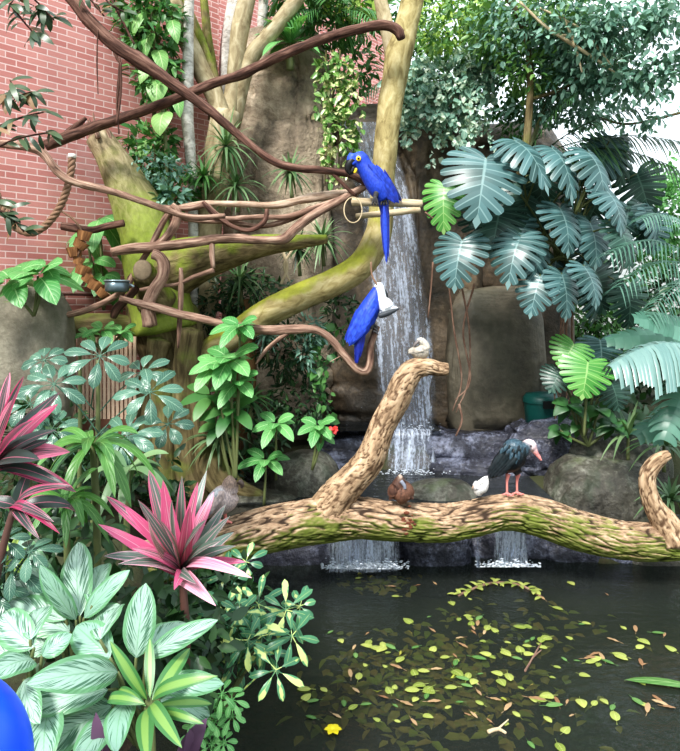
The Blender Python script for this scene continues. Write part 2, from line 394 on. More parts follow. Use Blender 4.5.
def rockmat(name, dark, mid, light, stain=None, sst=.5, rough=.75, sc=1.4, streak=.25, moss=None, ma=.3, bd=.04, wet=None):
    """stone with lumps and beds; stain runs down it, moss on its upper faces; wet = (z0, z1) darkens and shines below z1"""
    t = NT(name); c = t.pos(); n1 = t.noise(c, sc, 8, .62, .4); n2 = t.noise(t.mapv(c, (1, 1, streak)), sc * 2.4, 5); n3 = t.noise(c, sc * 9, 5, .65)
    col = t.ramp(t.math('ADD', t.math('MULTIPLY', n1, .65), t.math('MULTIPLY', n3, .35)), (.33, lin(dark)), (.5, lin(mid)), (.66, lin(light)))
    if stain: col = t.mix(t.math('MULTIPLY', t.step(n2, .46, .66), sst), col, lin(stain))
    if moss:
        nz = t.xyz(t.n('NewGeometry').outputs['Normal'])[2]; f = t.step(t.math('ADD', t.math('MULTIPLY', nz, .45), t.noise(c, 2.6, 5)), 1 - ma, 1.2 - ma); col = t.mix(t.math('MULTIPLY', f, .8), col, lin(moss))
    r = rough
    if wet:
        z = t.xyz(c)[2]; w = t.math('SUBTRACT', 1., t.step(t.math('ADD', z, t.math('MULTIPLY', n2, .8)), wet[0], wet[1])); col = t.mix(w, col, t.mix(1., col, (.36, .36, .37), 'MULTIPLY')); r = t.math('SUBTRACT', rough, t.math('MULTIPLY', w, rough - .3))
    return t.done(t.pbr(col, r, .45, t.bump(t.math('ADD', n1, t.math('MULTIPLY', n3, .5)), .8, bd)))
def flat(name, c, rough=.6, metal=0., var=.25, sc=20., spec=.5, bd=.003):
    t = NT(name); n = t.noise(t.coord('Object'), sc, 4); col = t.mix(t.math('MULTIPLY', n, var * 2), lin(c), t.mix(1., lin(c), (.45, .45, .45), 'MULTIPLY'))
    return t.done(t.pbr(col, rough, spec, t.bump(n, .3, bd), metal))
def feather(name, rough=.55, sc=70., sheen=.0, edge=.45):
    """bird: colour by place, small scalloped feathers"""
    t = NT(name); c = t.attr('col').outputs['Vector']; q = t.mapv(t.coord('Object'), (1, 1, .6)); d = t.vor(q, sc); n = t.noise(t.coord('Object'), 25, 3)
    col = t.mix(t.math('MULTIPLY', t.step(d, .3, .75), edge), c, t.mix(1., c, (.3, .32, .4), 'MULTIPLY')); col = t.mix(t.math('MULTIPLY', n, .3), col, t.mix(1., col, (1.5, 1.5, 1.4), 'MULTIPLY'))
    return t.done(t.pbr(col, rough, .4, t.bump(d, .4, .004)))
def falls(name, dens, sc=22., tint=(236, 241, 252), st=.07, veil=.16):
    """falling water: white broken strings, clear between"""
    t = NT(name); c = t.coord('UV'); q = t.mapv(c, (1, st, 1)); n = t.noise(q, sc, 5, .65, .3); n2 = t.noise(t.mapv(c, (1, .5, 1)), sc * 2.2, 3); v = t.xyz(c)
    a = t.math('MULTIPLY', t.step(t.math('ADD', t.math('MULTIPLY', n, .72), t.math('MULTIPLY', n2, .28)), dens, dens + .16), .92)
    ed = t.math('ABSOLUTE', t.math('SUBTRACT', t.attr('tc').outputs['Vector'] and t.xyz(t.attr('tc').outputs['Vector'])[0], .5)); a = t.math('MULTIPLY', a, t.math('SUBTRACT', 1., t.step(ed, .38, .5)))
    a = t.math('MAXIMUM', a, t.math('MULTIPLY', t.math('SUBTRACT', 1., t.step(ed, .25, .5)), veil))
    tr = t.n('BsdfTransparent'); w = t.pbr(lin(tint), .25, .6, t.bump(n, .5, .02)); x = t.n('BsdfTranslucent'); t.set(x.inputs[0], lin(tint))
    return t.done(t.mixsh(a, tr.outputs[0], t.mixsh(.35, w, x.outputs[0])))
def water(name, tint, bsc=5., bst=.12, rough=.02, deep=(.05, .055, .05), clear=.6):
    """murky water: reflects by Fresnel, else partly clear and partly the colour of its silt"""
    t = NT(name); c = t.pos(); n = t.noise(t.mapv(c, (1, 1.6, 1)), bsc, 3, .55, .4); b = t.bump(n, bst, .05)
    g = t.n('BsdfGlossy'); g.inputs['Roughness'].default_value = rough; t.set(g.inputs['Normal'], b); fr = t.n('Fresnel'); fr.inputs[0].default_value = 1.33; t.set(fr.inputs['Normal'], b)
    tr = t.n('BsdfTransparent'); t.set(tr.inputs[0], tint); d = t.n('BsdfDiffuse'); t.set(d.inputs[0], deep)
    return t.done(t.mixsh(fr.outputs[0], t.mixsh(clear, d.outputs[0], tr.outputs[0]), g.outputs[0]))
def brickmat(name):
    t = NT(name); c = t.coord('UV'); b = t.n('TexBrick'); t.set(b.inputs['Vector'], c); b.inputs['Scale'].default_value = 1; b.offset = .5
    for k, v in (('Brick Width', .21), ('Row Height', .0685), ('Mortar Size', .0065), ('Mortar Smooth', .2), ('Bias', -.1)): b.inputs[k].default_value = v
    b.inputs['Color1'].default_value = (*lin((218, 154, 146)), 1); b.inputs['Color2'].default_value = (*lin((198, 128, 121)), 1); b.inputs['Mortar'].default_value = (*lin((240, 208, 202)), 1)
    n = t.noise(c, 1.1, 4); n2 = t.noise(c, 60, 3); col = t.mix(t.math('MULTIPLY', t.step(n, .55, .75), .3), b.outputs['Color'], lin((222, 190, 190))); col = t.mix(t.math('MULTIPLY', n2, .3), col, t.mix(1., col, (.6, .6, .6), 'MULTIPLY'))
    return t.done(t.pbr(col, .85, .25, t.bump(t.math('SUBTRACT', 1., b.outputs['Fac']), .5, .008)))
# ================================================================== the setting
M = {}
M['brick'] = brickmat('brick')
mb = MB(); w0 = V((-2.81 - .69 * 3, 7.2 - .72 * 3)); w1 = V((-2.81 + .69 * 1.75, 7.2 + .72 * 1.75)); L = (w1 - w0).length; nrm = V((.72, -.69)) * -.0
for (q, s) in ((w0, 0), (w1, L)):
    for z in (-.5, 9): mb.vert((q.x, q.y, z), (s, z))
for (q, s) in ((w0, 0), (w1, L)):
    for z in (-.5, 9): mb.vert((q.x - .2, q.y + .2, z), (s, z))
for f in ((0, 2, 3, 1), (4, 5, 7, 6), (1, 3, 7, 5), (2, 6, 7, 3), (0, 1, 5, 4)): mb.face(*f)
struct('wall_left', mb, M['brick'], smooth=False)
mb = MB(); a = V((-2.81 + .69 * 1.4 - 1.0, 7.2 + .72 * 1.4 + 1.0)); b = a + V((.69, .72)) * 5.6; L = (b - a).length
for (q, s) in ((a, 0), (b, L), (a + V((-.2, .2)), 0), (b + V((-.2, .2)), L)):
    for z in (-.5, 9): mb.vert((q.x, q.y, z), (s, z))
for f in ((0, 2, 3, 1), (4, 5, 7, 6), (1, 3, 7, 5), (2, 6, 7, 3), (0, 1, 5, 4)): mb.face(*f)
struct('wall_back', mb, M['brick'], smooth=False)
# thin pipe-like ledge along the brick wall
mb = MB(); a = w0 + (w1 - w0) * .1; b = w0 + (w1 - w0) * .95
tube(mb, [(a.x + .03, a.y - .03, 2.72, .018), (b.x + .03, b.y - .03, 2.72, .018)], nseg=8, step=.5); struct('trim_1', mb, flat('ledge_metal', (120, 84, 78), .6))

def bank_x(y): return -1.0 - .12 * max(0, y - 3.6) ** 1.3 + .1 * math.sin(y * 3.1)
def ground_z(x, y):
    n = .10 * noise.noise(V((x * 1.3, y * 1.3, 3))) + .03 * noise.noise(V((x * 5, y * 5, 1)))
    left = sm(bank_x(y) + .12, bank_x(y) - .55, x) if y < 6.6 else sm(-1.0, -1.7, x)
    zl = lerp(.55, 1.0, sm(3.5, 6.5, y))
    if y < 6.25: z = -.32 + .05 * n
    else:
        st = -.32 + .72 * sm(6.62, 6.8, y) + .45 * sm(7.7, 7.9, y) + .5 * sm(8.5, 8.8, y)
        z = lerp(st, -.32 + .95 * sm(6.7, 7.3, y) + .45 * sm(7.4, 8.5, y), sm(1.7, 2.3, x))
    if y < 6.6 and x > 2.6: z = lerp(z, .3, sm(6.2, 6.7, y))
    return lerp(z, zl, left) + n
mb = MB(); nx, ny = 150, 170
for j in range(ny + 1):
    for i in range(nx + 1):
        x = lerp(-6.5, 10, i / nx); y = lerp(.4, 20, (j / ny) ** 1.2); mb.vert((x, y, ground_z(x, y)))
for j in range(ny):
    for i in range(nx): a = j * (nx + 1) + i; mb.face(a, a + 1, a + nx + 2, a + nx + 1)
M['soil'] = rockmat('soil', (38, 30, 24), (62, 50, 38), (92, 78, 60), sc=3.5, moss=(60, 66, 40), ma=.35, rough=.95)
struct('floor', mb, M['soil'])

def sheet(mb, x0, x1, y0, y1, z, n=40, amp=0.):
    o = len(mb.v)
    for j in range(n + 1):
        for i in range(n + 1): x, y = lerp(x0, x1, i / n), lerp(y0, y1, j / n); mb.vert((x, y, z + amp * noise.noise(V((x * 3, y * 3, z)))))
    for j in range(n):
        for i in range(n): a = o + j * (n + 1) + i; mb.face(a, a + 1, a + n + 2, a + n + 1)
M['pond'] = water('pond_water', (.62, .68, .58), 9, .22, .03, (.040, .048, .042), .55)
mb = MB(); sheet(mb, -3, 6.5, .4, 6.7, 0); struct('pond_water', mb, M['pond'])
M['pool'] = water('pool_water', (.4, .43, .42), 6, .35, .06, (.05, .055, .06), .35)
mb = MB(); sheet(mb, -1.25, 2.2, 6.42, 7.95, .6); struct('pool_water', mb, M['pool'])
mb = MB(); sheet(mb, -.6, 1.25, 7.86, 8.8, 1.05); struct('basin_water', mb, M['pool'])

# ================================================================== rock
M['cliff'] = rockmat('cliff_stone', (74, 66, 58), (164, 148, 128), (214, 198, 174), stain=(124, 110, 94), sst=.6, sc=1.5, moss=(104, 110, 70), ma=.12, wet=(.2, 2.0), bd=.09)
M['darkcliff'] = rockmat('wet_cliff_stone', (36, 33, 30), (92, 80, 66), (150, 130, 106), stain=(58, 54, 46), sst=.6, sc=1.3, rough=.5, wet=(.6, 2.6))
M['slab'] = rockmat('slab_stone', (62, 58, 50), (96, 90, 77), (128, 120, 104), stain=(56, 60, 46), sst=.5, sc=.9, rough=.55)
M['slate'] = rockmat('wet_slate', (24, 24, 28), (68, 69, 80), (150, 155, 176), stain=(32, 31, 36), sst=.5, sc=2.6, rough=.18, bd=.06)
M['boulder'] = rockmat('boulder_stone', (36, 34, 30), (78, 75, 66), (142, 142, 130), stain=(62, 72, 56), sst=.5, sc=2.6, moss=(104, 114, 78), ma=.02, rough=.55)
M['concrete'] = rockmat('grey_stone', (92, 88, 76), (124, 118, 104), (156, 150, 134), stain=(88, 90, 70), sst=.55, sc=1.6, rough=.85, moss=(96, 108, 68), ma=.15)
def rk(name, label, cat, mat_, px, py, Y, hw, hh, dy, **k):
    mb = MB(); c = P(px, py, Y + dy); rock(mb, c, (hw * Y / F, dy, hh * Y / F), **k); return tag(obj(name, mb, mat_), label, cat)
rk('rock_cliff', 'tall tan and grey rock cliff with bedding cracks, behind the pale tree trunks', 'rock', M['cliff'], 279, 240, 8.35, 50, 196, .4, sub=6, sq=.42, amp=.12, fr=1.3, seed=3, strata=.16, sfr=1.3, cracks=.20, fine=.03)
rk('rock_cliff', 'dark wet rock face that the tall waterfall runs down', 'rock', M['darkcliff'], 372, 285, 8.62, 66, 165, .5, sub=6, sq=.4, amp=.12, fr=1.3, seed=8, strata=.12, sfr=2.2, cracks=.08)
rk('rock_cliff', 'brown rock column beside the waterfall, ivy over its top', 'rock', M['darkcliff'], 437, 270, 8.35, 35, 165, .45, sub=6, sq=.45, amp=.16, fr=1.5, seed=14, strata=.10, sfr=1.6, cracks=.12)
rk('rock_cliff', 'shaded brown rock outcrop behind the big monstera leaves', 'rock', M['darkcliff'], 503, 222, 8.6, 56, 90, .5, sub=5, sq=.5, amp=.16, fr=1.5, seed=21, strata=.12, sfr=2)
rk('stone_slab', 'smooth upright grey-green stone slab behind the bald black bird', 'rock', M['slab'], 493, 366, 8.0, 46, 76, .35, sub=6, sq=.14, amp=.04, fr=1.3, seed=33, fine=.012)
rk('stone_slab', 'narrow dark stone slab edge in the shade beside the green bin', 'rock', M['darkcliff'], 545, 358, 8.5, 22, 74, .35, sub=5, sq=.35, amp=.06, seed=36)
rk('boulder', 'large rounded grey boulder between the log and its short upright stub', 'rock', M['boulder'], 593, 508, 6.75, 50, 50, .38, sub=6, sq=.74, amp=.16, fr=1.6, seed=43, cracks=.06, lean=(.12, 0))
rk('boulder', 'dark flat-topped boulder behind the large rounded one, leaf litter on it', 'rock', M['boulder'], 612, 470, 7.25, 52, 42, .4, sub=5, sq=.7, amp=.1, fr=1.5, seed=44)
rk('boulder', 'rounded mossy boulder under the plant with the red flower', 'rock', M['boulder'], 305, 487, 6.7, 34, 33, .35, sub=5, sq=.8, amp=.1, fr=2, seed=47)
rk('boulder', 'low flat mossy stone above the log, behind the grey-brown bird', 'rock', M['boulder'], 256, 503, 6.5, 46, 14, .3, sub=5, sq=.6, amp=.16, fr=2, seed=49)
rk('boulder', 'pale submerged stone in the pool behind the brown duck', 'rock', M['boulder'], 440, 502, 6.55, 34, 20, .25, sub=5, sq=.8, amp=.1, fr=2, seed=52)
rk('planter_rock', 'weathered grey rock planter in front of the brick wall, big leaves on top', 'rock', M['concrete'], 20, 365, 6.0, 48, 74, .2, sub=6, sq=.35, amp=.07, fr=1.5, seed=55, cracks=.05)
for i, (x, y, Y, hw, hh, sd, lb) in enumerate((
        (492, 446, 7.75, 62, 13, 61, 'upper layer of wet violet-grey slate ledge below the stone slab'),
        (500, 470, 7.55, 66, 13, 63, 'lower layer of wet violet-grey slate ledge behind the black bird'),
        (545, 448, 7.5, 34, 26, 65, 'dark wet rock at the end of the slate ledge by the boulders'),
        (410, 462, 8.05, 46, 32, 67, 'dark wet rock step that the middle cascade pours over'),
        (342, 470, 7.8, 30, 30, 69, 'dark wet rock left of the cascade, behind the log limb'))):
    rk('slate_ledge', lb, 'rock', M['slate'], x, y, Y, hw, hh, .3 if i != 3 else .2, sub=5, sq=.45, amp=.2, fr=2.2, seed=sd, strata=.2, sfr=9)
for i, (x, y, Y, hw, hh, sd, lb) in enumerate((
        (290, 548, 6.45, 40, 36, 71, 'dark rock beneath the log at the near edge of the lower falls'),
        (362, 548, 6.62, 42, 40, 72, 'black wet rock behind the wide lower waterfall'),
        (436, 552, 6.4, 30, 34, 73, 'dark square rock under the log between the two lower waterfalls'),
        (508, 548, 6.62, 44, 38, 74, 'black wet rock behind the narrow lower waterfall'),
        (590, 556, 6.5, 46, 34, 75, 'dark wet rock with bluish spray beneath the log'),
        (664, 560, 6.4, 40, 36, 76, 'grey rock at the pond edge under the log end'))):
    rk('pond_rock', lb, 'rock', M['slate'] if i != 5 else M['boulder'], x, y, Y, hw, hh, .25, sub=5, sq=.5, amp=.2, fr=2.2, seed=sd, strata=.1, sfr=6)

# ================================================================== falling water
def fall(name, label, prof, mats, spray=None):
    """prof: rows of (px left, px right, py, Y) from lip to foot; two layers, one a hand in front of the other"""
    t = thing(name, label, 'waterfall', P((prof[-1][0] + prof[-1][1]) / 2, prof[-1][2], prof[-1][3]))
    for li, (m, dy, ph) in enumerate(mats):
        mb = MB(); nu = 28; rows = crom([(p[0], p[2], p[3], p[1]) for p in prof], 6); s = 0; prev = None
        for r in rows:
            a, b = P(r[0], r[1], r[2] - dy), P(r[3], r[1], r[2] - dy); c = (a + b) / 2
            if prev is not None: s += (c - prev).length
            prev = c
            for i in range(nu + 1):
                u = i / nu; q = a.lerp(b, u); q.y += .05 * noise.noise(V((u * 7 + ph, s * .6, ph))); mb.vert(q, (u * (b - a).length + ph, s + ph), (u, s, 0))
        for j in range(len(rows) - 1):
            for i in range(nu): k = j * (nu + 1) + i; mb.face(k, k + 1, k + nu + 2, k + nu + 1)
        obj('water_sheet', mb, m, t)
    if spray:
        mb = MB(); x0, x1, y, Y, n, hgt = spray
        for k in range(n):
            px = min(x1, max(x0, R.gauss((x0 + x1) / 2, (x1 - x0) * .24))); r = R.uniform(.003, .010); q = P(px, y, Y - R.gauss(.08, .09)); q.z += abs(R.gauss(0, hgt)) - .01; ball(mb, q, r, 1, (R.uniform(1, 2.4), 1, R.uniform(.5, 1)))
        o = obj('foam', mb, M['foam'], t); stuff(o)
    return t
FT = falls('water_trickle', .60, 30, st=.04, veil=.0); FD = falls('water_spout', .40, 28, st=.07, veil=.3, tint=(240, 246, 255)); M['foam'] = flat('foam', (228, 234, 244), .4, var=.1)
FA, FB, FC = falls('water_strings', .46, 15, st=.07, veil=.16, tint=(226, 236, 255)), falls('water_veil', .50, 30, st=.16, veil=.1, tint=(226, 236, 255)), falls('water_cascade', .45, 26, st=.08, veil=.12, tint=(232, 240, 255))
fall('waterfall', 'tall white waterfall streaming down the rock face behind the two blue parrots', [(336, 392, 122, 8.3), (340, 398, 150, 8.05), (358, 412, 200, 8.0), (366, 424, 270, 7.98), (372, 434, 340, 7.98), (378, 438, 430, 7.98)], ((FA, 0, 0), (FB, .06, 3)), (376, 440, 430, 8.1, 120, .05))
fall('waterfall', 'short white cascade over a dark ledge behind the log limb', [(386, 434, 429, 7.92), (386, 434, 433, 7.82), (386, 436, 452, 7.79), (384, 440, 474, 7.77)], ((FC, 0, 0), (FA, .05, 5)), (374, 450, 474, 7.75, 420, .03))
fall('waterfall', 'broad sheet of white water pouring out beneath the log', [(322, 400, 506, 6.42), (323, 400, 512, 6.3), (325, 400, 540, 6.27), (324, 402, 572, 6.25)], ((FD, 0, 0), (FC, .05, 7)), (322, 408, 568, 6.2, 900, .035))
fall('waterfall', 'narrow thin fall of water under the log below the black bird', [(492, 526, 506, 6.42), (492, 528, 512, 6.3), (494, 528, 540, 6.27), (492, 530, 566, 6.25)], ((FD, 0, 0), (FB, .05, 9)), (476, 540, 566, 6.2, 420, .025))
fall('waterfall', 'single thin trickle of water beside the square rock under the log', [(474, 482, 508, 6.42), (474, 482, 514, 6.3), (475, 481, 568, 6.25)], ((FA, 0, 2),))
fall('waterfall', 'thin trickles running down the wet rock left of the main waterfall', [(332, 384, 350, 8.02), (332, 384, 390, 7.98), (330, 386, 430, 7.95)], ((FT, 0, 2),))

# ================================================================== trees
def mossbark(nm, **k): return bark(nm, **k)
M['bigtree'] = bark('mossy_bark', (74, 64, 44), (124, 110, 78), (164, 150, 112), moss=(134, 150, 58), amt=.56, side=.7, sc=18, st=3, bstr=1.)
M['greylimb'] = bark('grey_limb_bark', (88, 78, 60), (146, 132, 104), (182, 168, 140), moss=(134, 152, 60), amt=.9, side=.3, mz=(3.7, 4.9), sc=18, st=2.5)
M['trunkbark'] = bark('trunk_bark', (66, 56, 38), (112, 100, 70), (150, 138, 100), moss=(114, 124, 62), amt=.5, side=.3, sc=18, st=7, bstr=1., bd=.03)
M['palebark'] = bark('pale_bark', (128, 112, 84), (172, 158, 126), (206, 194, 164), moss=(150, 152, 92), amt=.3, side=.2, sc=10, st=2)
M['whitebark'] = bark('white_bark', (150, 146, 138), (200, 196, 188), (228, 226, 220), sc=12, st=.6)
M['deadwood'] = bark('dead_wood', (74, 54, 46), (146, 116, 100), (200, 172, 152), sc=34, st=8, bstr=.8)
M['darkwood'] = bark('dark_dead_wood', (46, 32, 28), (96, 68, 58), (144, 112, 98), sc=34, st=8)
M['paledead'] = bark('bleached_wood', (120, 96, 80), (186, 160, 138), (220, 200, 180), sc=34, st=8)
M['paleperch'] = bark('bare_pole_wood', (168, 148, 116), (206, 188, 156), (226, 212, 184), sc=26, st=8, bstr=.3)
M['cut'] = flat('cut_wood', (150, 132, 108), .85, var=.5, sc=40)

tr = thing('mossy_tree', 'massive old mossy tree with a cut-off limb, whose branches carry the perches', 'tree', P(180, 490, 7.0))
mb = MB()
tpx(mb, [(182, 520, 52), (178, 480, 40), (178, 440, 33), (178, 400, 31), (172, 350, 34), (160, 315, 33), (152, 285, 27)], 7.0, nseg=40, step=.04, rough=.16, rf=2.2, seed=1)
for pts in ([(140, 505, 10), (146, 460, 9), (148, 420, 8), (152, 380, 9), (160, 340, 12)], [(200, 520, 16), (190, 470, 14), (185, 420, 13), (186, 370, 14), (190, 330, 14)], [(232, 500, 9), (214, 480, 12), (204, 450, 12), (200, 410, 11), (194, 370, 13)],
            [(168, 520, 14), (166, 470, 13), (164, 420, 13), (160, 370, 14)], [(262, 496, 5), (236, 486, 9), (216, 466, 10), (208, 440, 9)], [(216, 430, 3.5), (213, 450, 4), (203, 470, 4), (194, 500, 5)], [(150, 516, 6), (134, 470, 5), (134, 430, 5), (142, 390, 5), (148, 360, 6)]):
    tpx(mb, pts, 6.62, nseg=16, step=.05, rough=.2, rf=3, seed=len(mb.v))
obj('trunk', mb, M['trunkbark'], tr)
mb = MB(); tpx(mb, [(165, 330, 32), (156, 285, 30), (150, 250, 28), (140, 215, 25), (124, 180, 20), (108, 152, 15), (99, 137, 13)], 6.85, nseg=32, step=.05, rough=.1, rf=2.5, seed=2)
lm = obj('limb', mb, M['greylimb'], tr); lm['label'] = 'thick cut-off limb leaning against the brick wall'
mb = MB()
for k in range(9):
    a = R.uniform(0, 6.28); x, y = 98 + 11 * math.cos(a), 136 + 4 * math.sin(a); tpx(mb, [(x + 2, y + 6, 2.6), (x - 1, y - 5, 1.8), (x - 3, y - R.uniform(9, 22), .5)], 6.8 + .12 * math.sin(a), nseg=6, step=.04)
obj('splintered_end', mb, M['deadwood'], lm)
mb = MB(); tpx(mb, [(150, 285, 34, 6.95), (176, 268, 29, 6.85), (206, 258, 21, 6.75), (235, 252, 15, 6.7), (262, 246, 11.5, 6.65), (296, 242, 7.5, 6.6), (327, 239, 4.5, 6.55)], 6.8, nseg=32, step=.05, rough=.1, rf=2.5, seed=3); obj('limb', mb, M['bigtree'], tr)
mb = MB(); tpx(mb, [(168, 326, 20, 7.0), (140, 330, 14, 6.9), (110, 327, 13.5, 6.8), (80, 326, 12.5, 6.7), (56, 325, 10, 6.65)], 6.8, nseg=28, step=.05, rough=.12, rf=2.5, seed=4); obj('limb', mb, M['trunkbark'], tr)
mb = MB(); tpx(mb, [(156, 300, 20, 6.6), (149, 284, 14, 6.4), (143, 271, 11, 6.12)], 6.6, nseg=24, step=.05, rough=.08, seed=5); st_ = obj('stub', mb, M['bigtree'], tr)
mb = MB(); c = P(142.5, 270, 6.08); ball(mb, c, 9.5 * 6.1 / F, 3, (1, .25, 1.1)); obj('cut_face', mb, M['cut'], st_)
mb = MB(); tpx(mb, [(185, 385, 12, 6.95), (204, 356, 12, 6.8), (236, 334, 13, 6.7), (270, 311, 14, 6.62), (300, 297, 14, 6.6), (335, 282, 13.5, 6.6), (362, 264, 14, 6.62), (377, 238, 13.5, 6.65), (382, 205, 12.5, 6.7), (384, 165, 12, 6.7), (388, 125, 12, 6.75), (393, 88, 12.5, 6.8), (399, 55, 13.5, 6.8), (406, 28, 12, 6.85), (415, -10, 11, 6.9), (424, -50, 9, 6.95)], 6.7, nseg=28, step=.05, rough=.09, rf=2.5, seed=6)
lm = obj('limb', mb, bark('limb_bark', (112, 98, 62), (164, 150, 104), (196, 184, 142), moss=(156, 160, 58), amt=.48, side=.8, mz=(3.6, 4.8), sc=12, st=2), tr); lm['label'] = 'mossy limb that bends upward in front of the waterfall'
mb = MB(); tpx(mb, [(396, 66, 11), (390, 40, 8), (384, 15, 7), (376, -20, 6)], 6.85, nseg=16, step=.05, rough=.08, seed=7); obj('branch', mb, M['palebark'], lm)

fg = thing('fig_tree', 'pale smooth tree whose trunks fan out above the rock cliff', 'tree', P(205, 380, 7.7))
mb = MB(); tpx(mb, [(196, 400, 14), (200, 340, 13), (204, 290, 14), (208, 230, 14), (214, 180, 14), (222, 140, 15), (226, 112, 14)], 7.6, nseg=24, step=.06, rough=.1, seed=11); obj('trunk', mb, M['palebark'], fg)
for i, pts in enumerate(([(224, 130, 10), (216, 100, 9), (204, 76, 9), (192, 50, 9.5), (180, 24, 9), (170, -10, 8), (160, -50, 7)], [(222, 120, 7), (215, 84, 6), (206, 55, 5), (196, 28, 4.5), (182, -5, 4), (172, -40, 4)],
                         [(226, 130, 11), (232, 95, 8), (236, 60, 8), (240, 30, 9), (248, -5, 8.5), (256, -40, 8)], [(230, 125, 11), (238, 90, 10), (250, 58, 8.5), (270, 34, 8), (290, 8, 7.5), (308, -20, 7), (322, -50, 6)],
                         [(214, 120, 6), (214, 80, 5), (208, 40, 4.5), (204, 0, 4), (202, -40, 4)])):
    mb = MB(); tpx(mb, pts, 7.6 + .06 * i, nseg=20, step=.06, rough=.08, seed=12 + i); obj('limb', mb, M['palebark'] if i not in (1, 4) else M['bigtree'], fg)
mb = MB(); tpx(mb, [(193, 330, 5), (193, 200, 5), (190, 150, 5.5), (187, 110, 6.5), (188, 60, 5.5), (189, 0, 5), (190, -50, 5)], 7.4, nseg=16, step=.08, rough=.06, seed=20)
tag(obj('birch_sapling', mb, M['whitebark']), 'slender white-barked trunk rising straight up beside the brick wall', 'tree')
for i, (pts, lb) in enumerate((([(224, 110, 7), (228, 50, 8), (236, -5, 8), (240, -50, 8)], 'pale whitish trunk seen behind the fan of the fig trunks'), ([(262, 90, 5), (262, 30, 5), (266, -40, 5)], 'second thin pale trunk seen behind the fig fork, above the cliff'))):
    mb = MB(); tpx(mb, pts, 8.6, nseg=14, step=.1, rough=.06, seed=24 + i); tag(obj('distant_tree', mb, M['whitebark']), lb, 'tree')
mb = MB(); tpx(mb, [(232, 515, 9), (238, 440, 9), (246, 380, 10), (248, 330, 8), (246, 300, 6)], 7.3, nseg=16, step=.06, rough=.2, seed=28); tag(obj('tree_fern_stump', mb, bark('stump_bark', (70, 48, 32), (128, 96, 64), (166, 134, 96), sc=20, st=6)), 'short brown trunk wrapped in leaves beneath the mossy limb', 'tree')

# ------------------------------------------------------------------ dead branches and perches
def perch(label, pts, Y, m='deadwood', cat='branch', name='perch_branch', rough=.22, nseg=10, twigs=()):
    mb = MB(); tpx(mb, pts, Y, nseg=nseg, step=.03, rough=rough, rf=7, seed=R.uniform(0, 99))
    for tw in twigs: tpx(mb, tw, Y, nseg=6, step=.03, rough=.2, rf=9, seed=R.uniform(0, 99))
    return tag(obj(name, mb, M[m]), label, cat)
perch('long dark branch slanting down from the top edge to the upper blue parrot', [(60, -14, 7), (72, -2, 7), (92, 24, 6.5), (118, 47, 7), (140, 61, 7.5), (165, 78, 6), (205, 107, 5), (240, 136, 4), (268, 158, 4), (290, 167, 4), (330, 171, 3.6), (352, 175, 3.6), (366, 184, 3)], 6.0, 'darkwood', nseg=14, twigs=([(112, 44, 2), (118, 60, 1.6), (122, 64, 1)], [(330, 171, 2), (345, 186, 2), (356, 196, 1.5)]))
perch('reddish-brown branch rising from the splintered limb to the bent tree top', [(46, 146, 5), (62, 139, 6), (95, 127, 5.5), (140, 112, 5), (180, 97, 5), (215, 83, 5), (240, 75, 5), (275, 58, 5), (320, 40, 5), (355, 30, 5), (383, 25, 5), (397, 30, 5), (401, 39, 4)], 6.35, 'darkwood', nseg=14, twigs=([(62, 138, 3), (74, 128, 3.5), (86, 118, 2)], [(128, 117, 2), (140, 120, 1)]))
perch('thin wavy branch crossing the brick wall above the rope', [(-84, 140, 5), (-50, 146, 4.4), (-12, 143, 4), (12, 145, 4), (40, 151, 4.5), (58, 172, 4), (75, 182, 4), (110, 191, 3.6), (150, 204, 3.4), (190, 217, 3), (225, 216, 2.6)], 5.9, 'deadwood')
perch('thick reddish perch branch that steps up towards the upper parrot', [(112, 252, 4.5), (130, 249, 5.5), (174, 245, 5), (224, 239, 4.8), (262, 240, 4.5), (284, 239, 5), (296, 228, 5), (310, 217, 4.5), (330, 206, 4.2), (350, 195, 4), (366, 186, 3.4)], 6.05, 'deadwood', nseg=14, twigs=([(212, 240, 3), (212, 256, 3), (213, 268, 2.5)],))
perch('pale sun-bleached branch running along the top of the perch tangle', [(165, 212, 2.5), (200, 204, 3), (240, 204, 3), (275, 205, 3.5), (305, 199, 4.5), (335, 195, 5), (356, 193, 4)], 6.2, 'paledead')
perch('slim branch curving beneath the bleached one in the perch tangle', [(160, 208, 3), (190, 208, 3.2), (205, 205, 3), (214, 213, 3.4), (226, 219, 3), (255, 217, 2.6), (290, 216, 2.8), (325, 204, 3), (345, 198, 3)], 6.12, 'deadwood')
perch('thin dark hooked branch looping inside the perch tangle', [(203, 202, 2), (215, 214, 2.6), (232, 226, 2.4), (250, 230, 2.4), (264, 222, 2.4), (267, 209, 2)], 6.1, 'darkwood')
perch('long reddish lower branch of the perch tangle above the mossy limb', [(166, 214, 3), (196, 220, 3), (230, 222, 2.6), (262, 226, 2.6), (290, 219, 3), (312, 208, 3)], 6.18, 'deadwood')
perch('pale peeled perch pole under the feet of the upper blue parrot', [(352, 201.5, 4), (380, 202.5, 4.2), (405, 203, 4), (422, 203.5, 3.6)], 5.95, 'paleperch', cat='perch', name='perch_pole', rough=.05, nseg=14)
perch('shorter peeled perch pole just below the parrot pole', [(356, 216, 2.6), (390, 213, 3.4), (420, 209.5, 3)], 6.3, 'paleperch', cat='perch', name='perch_pole', rough=.05, nseg=14)
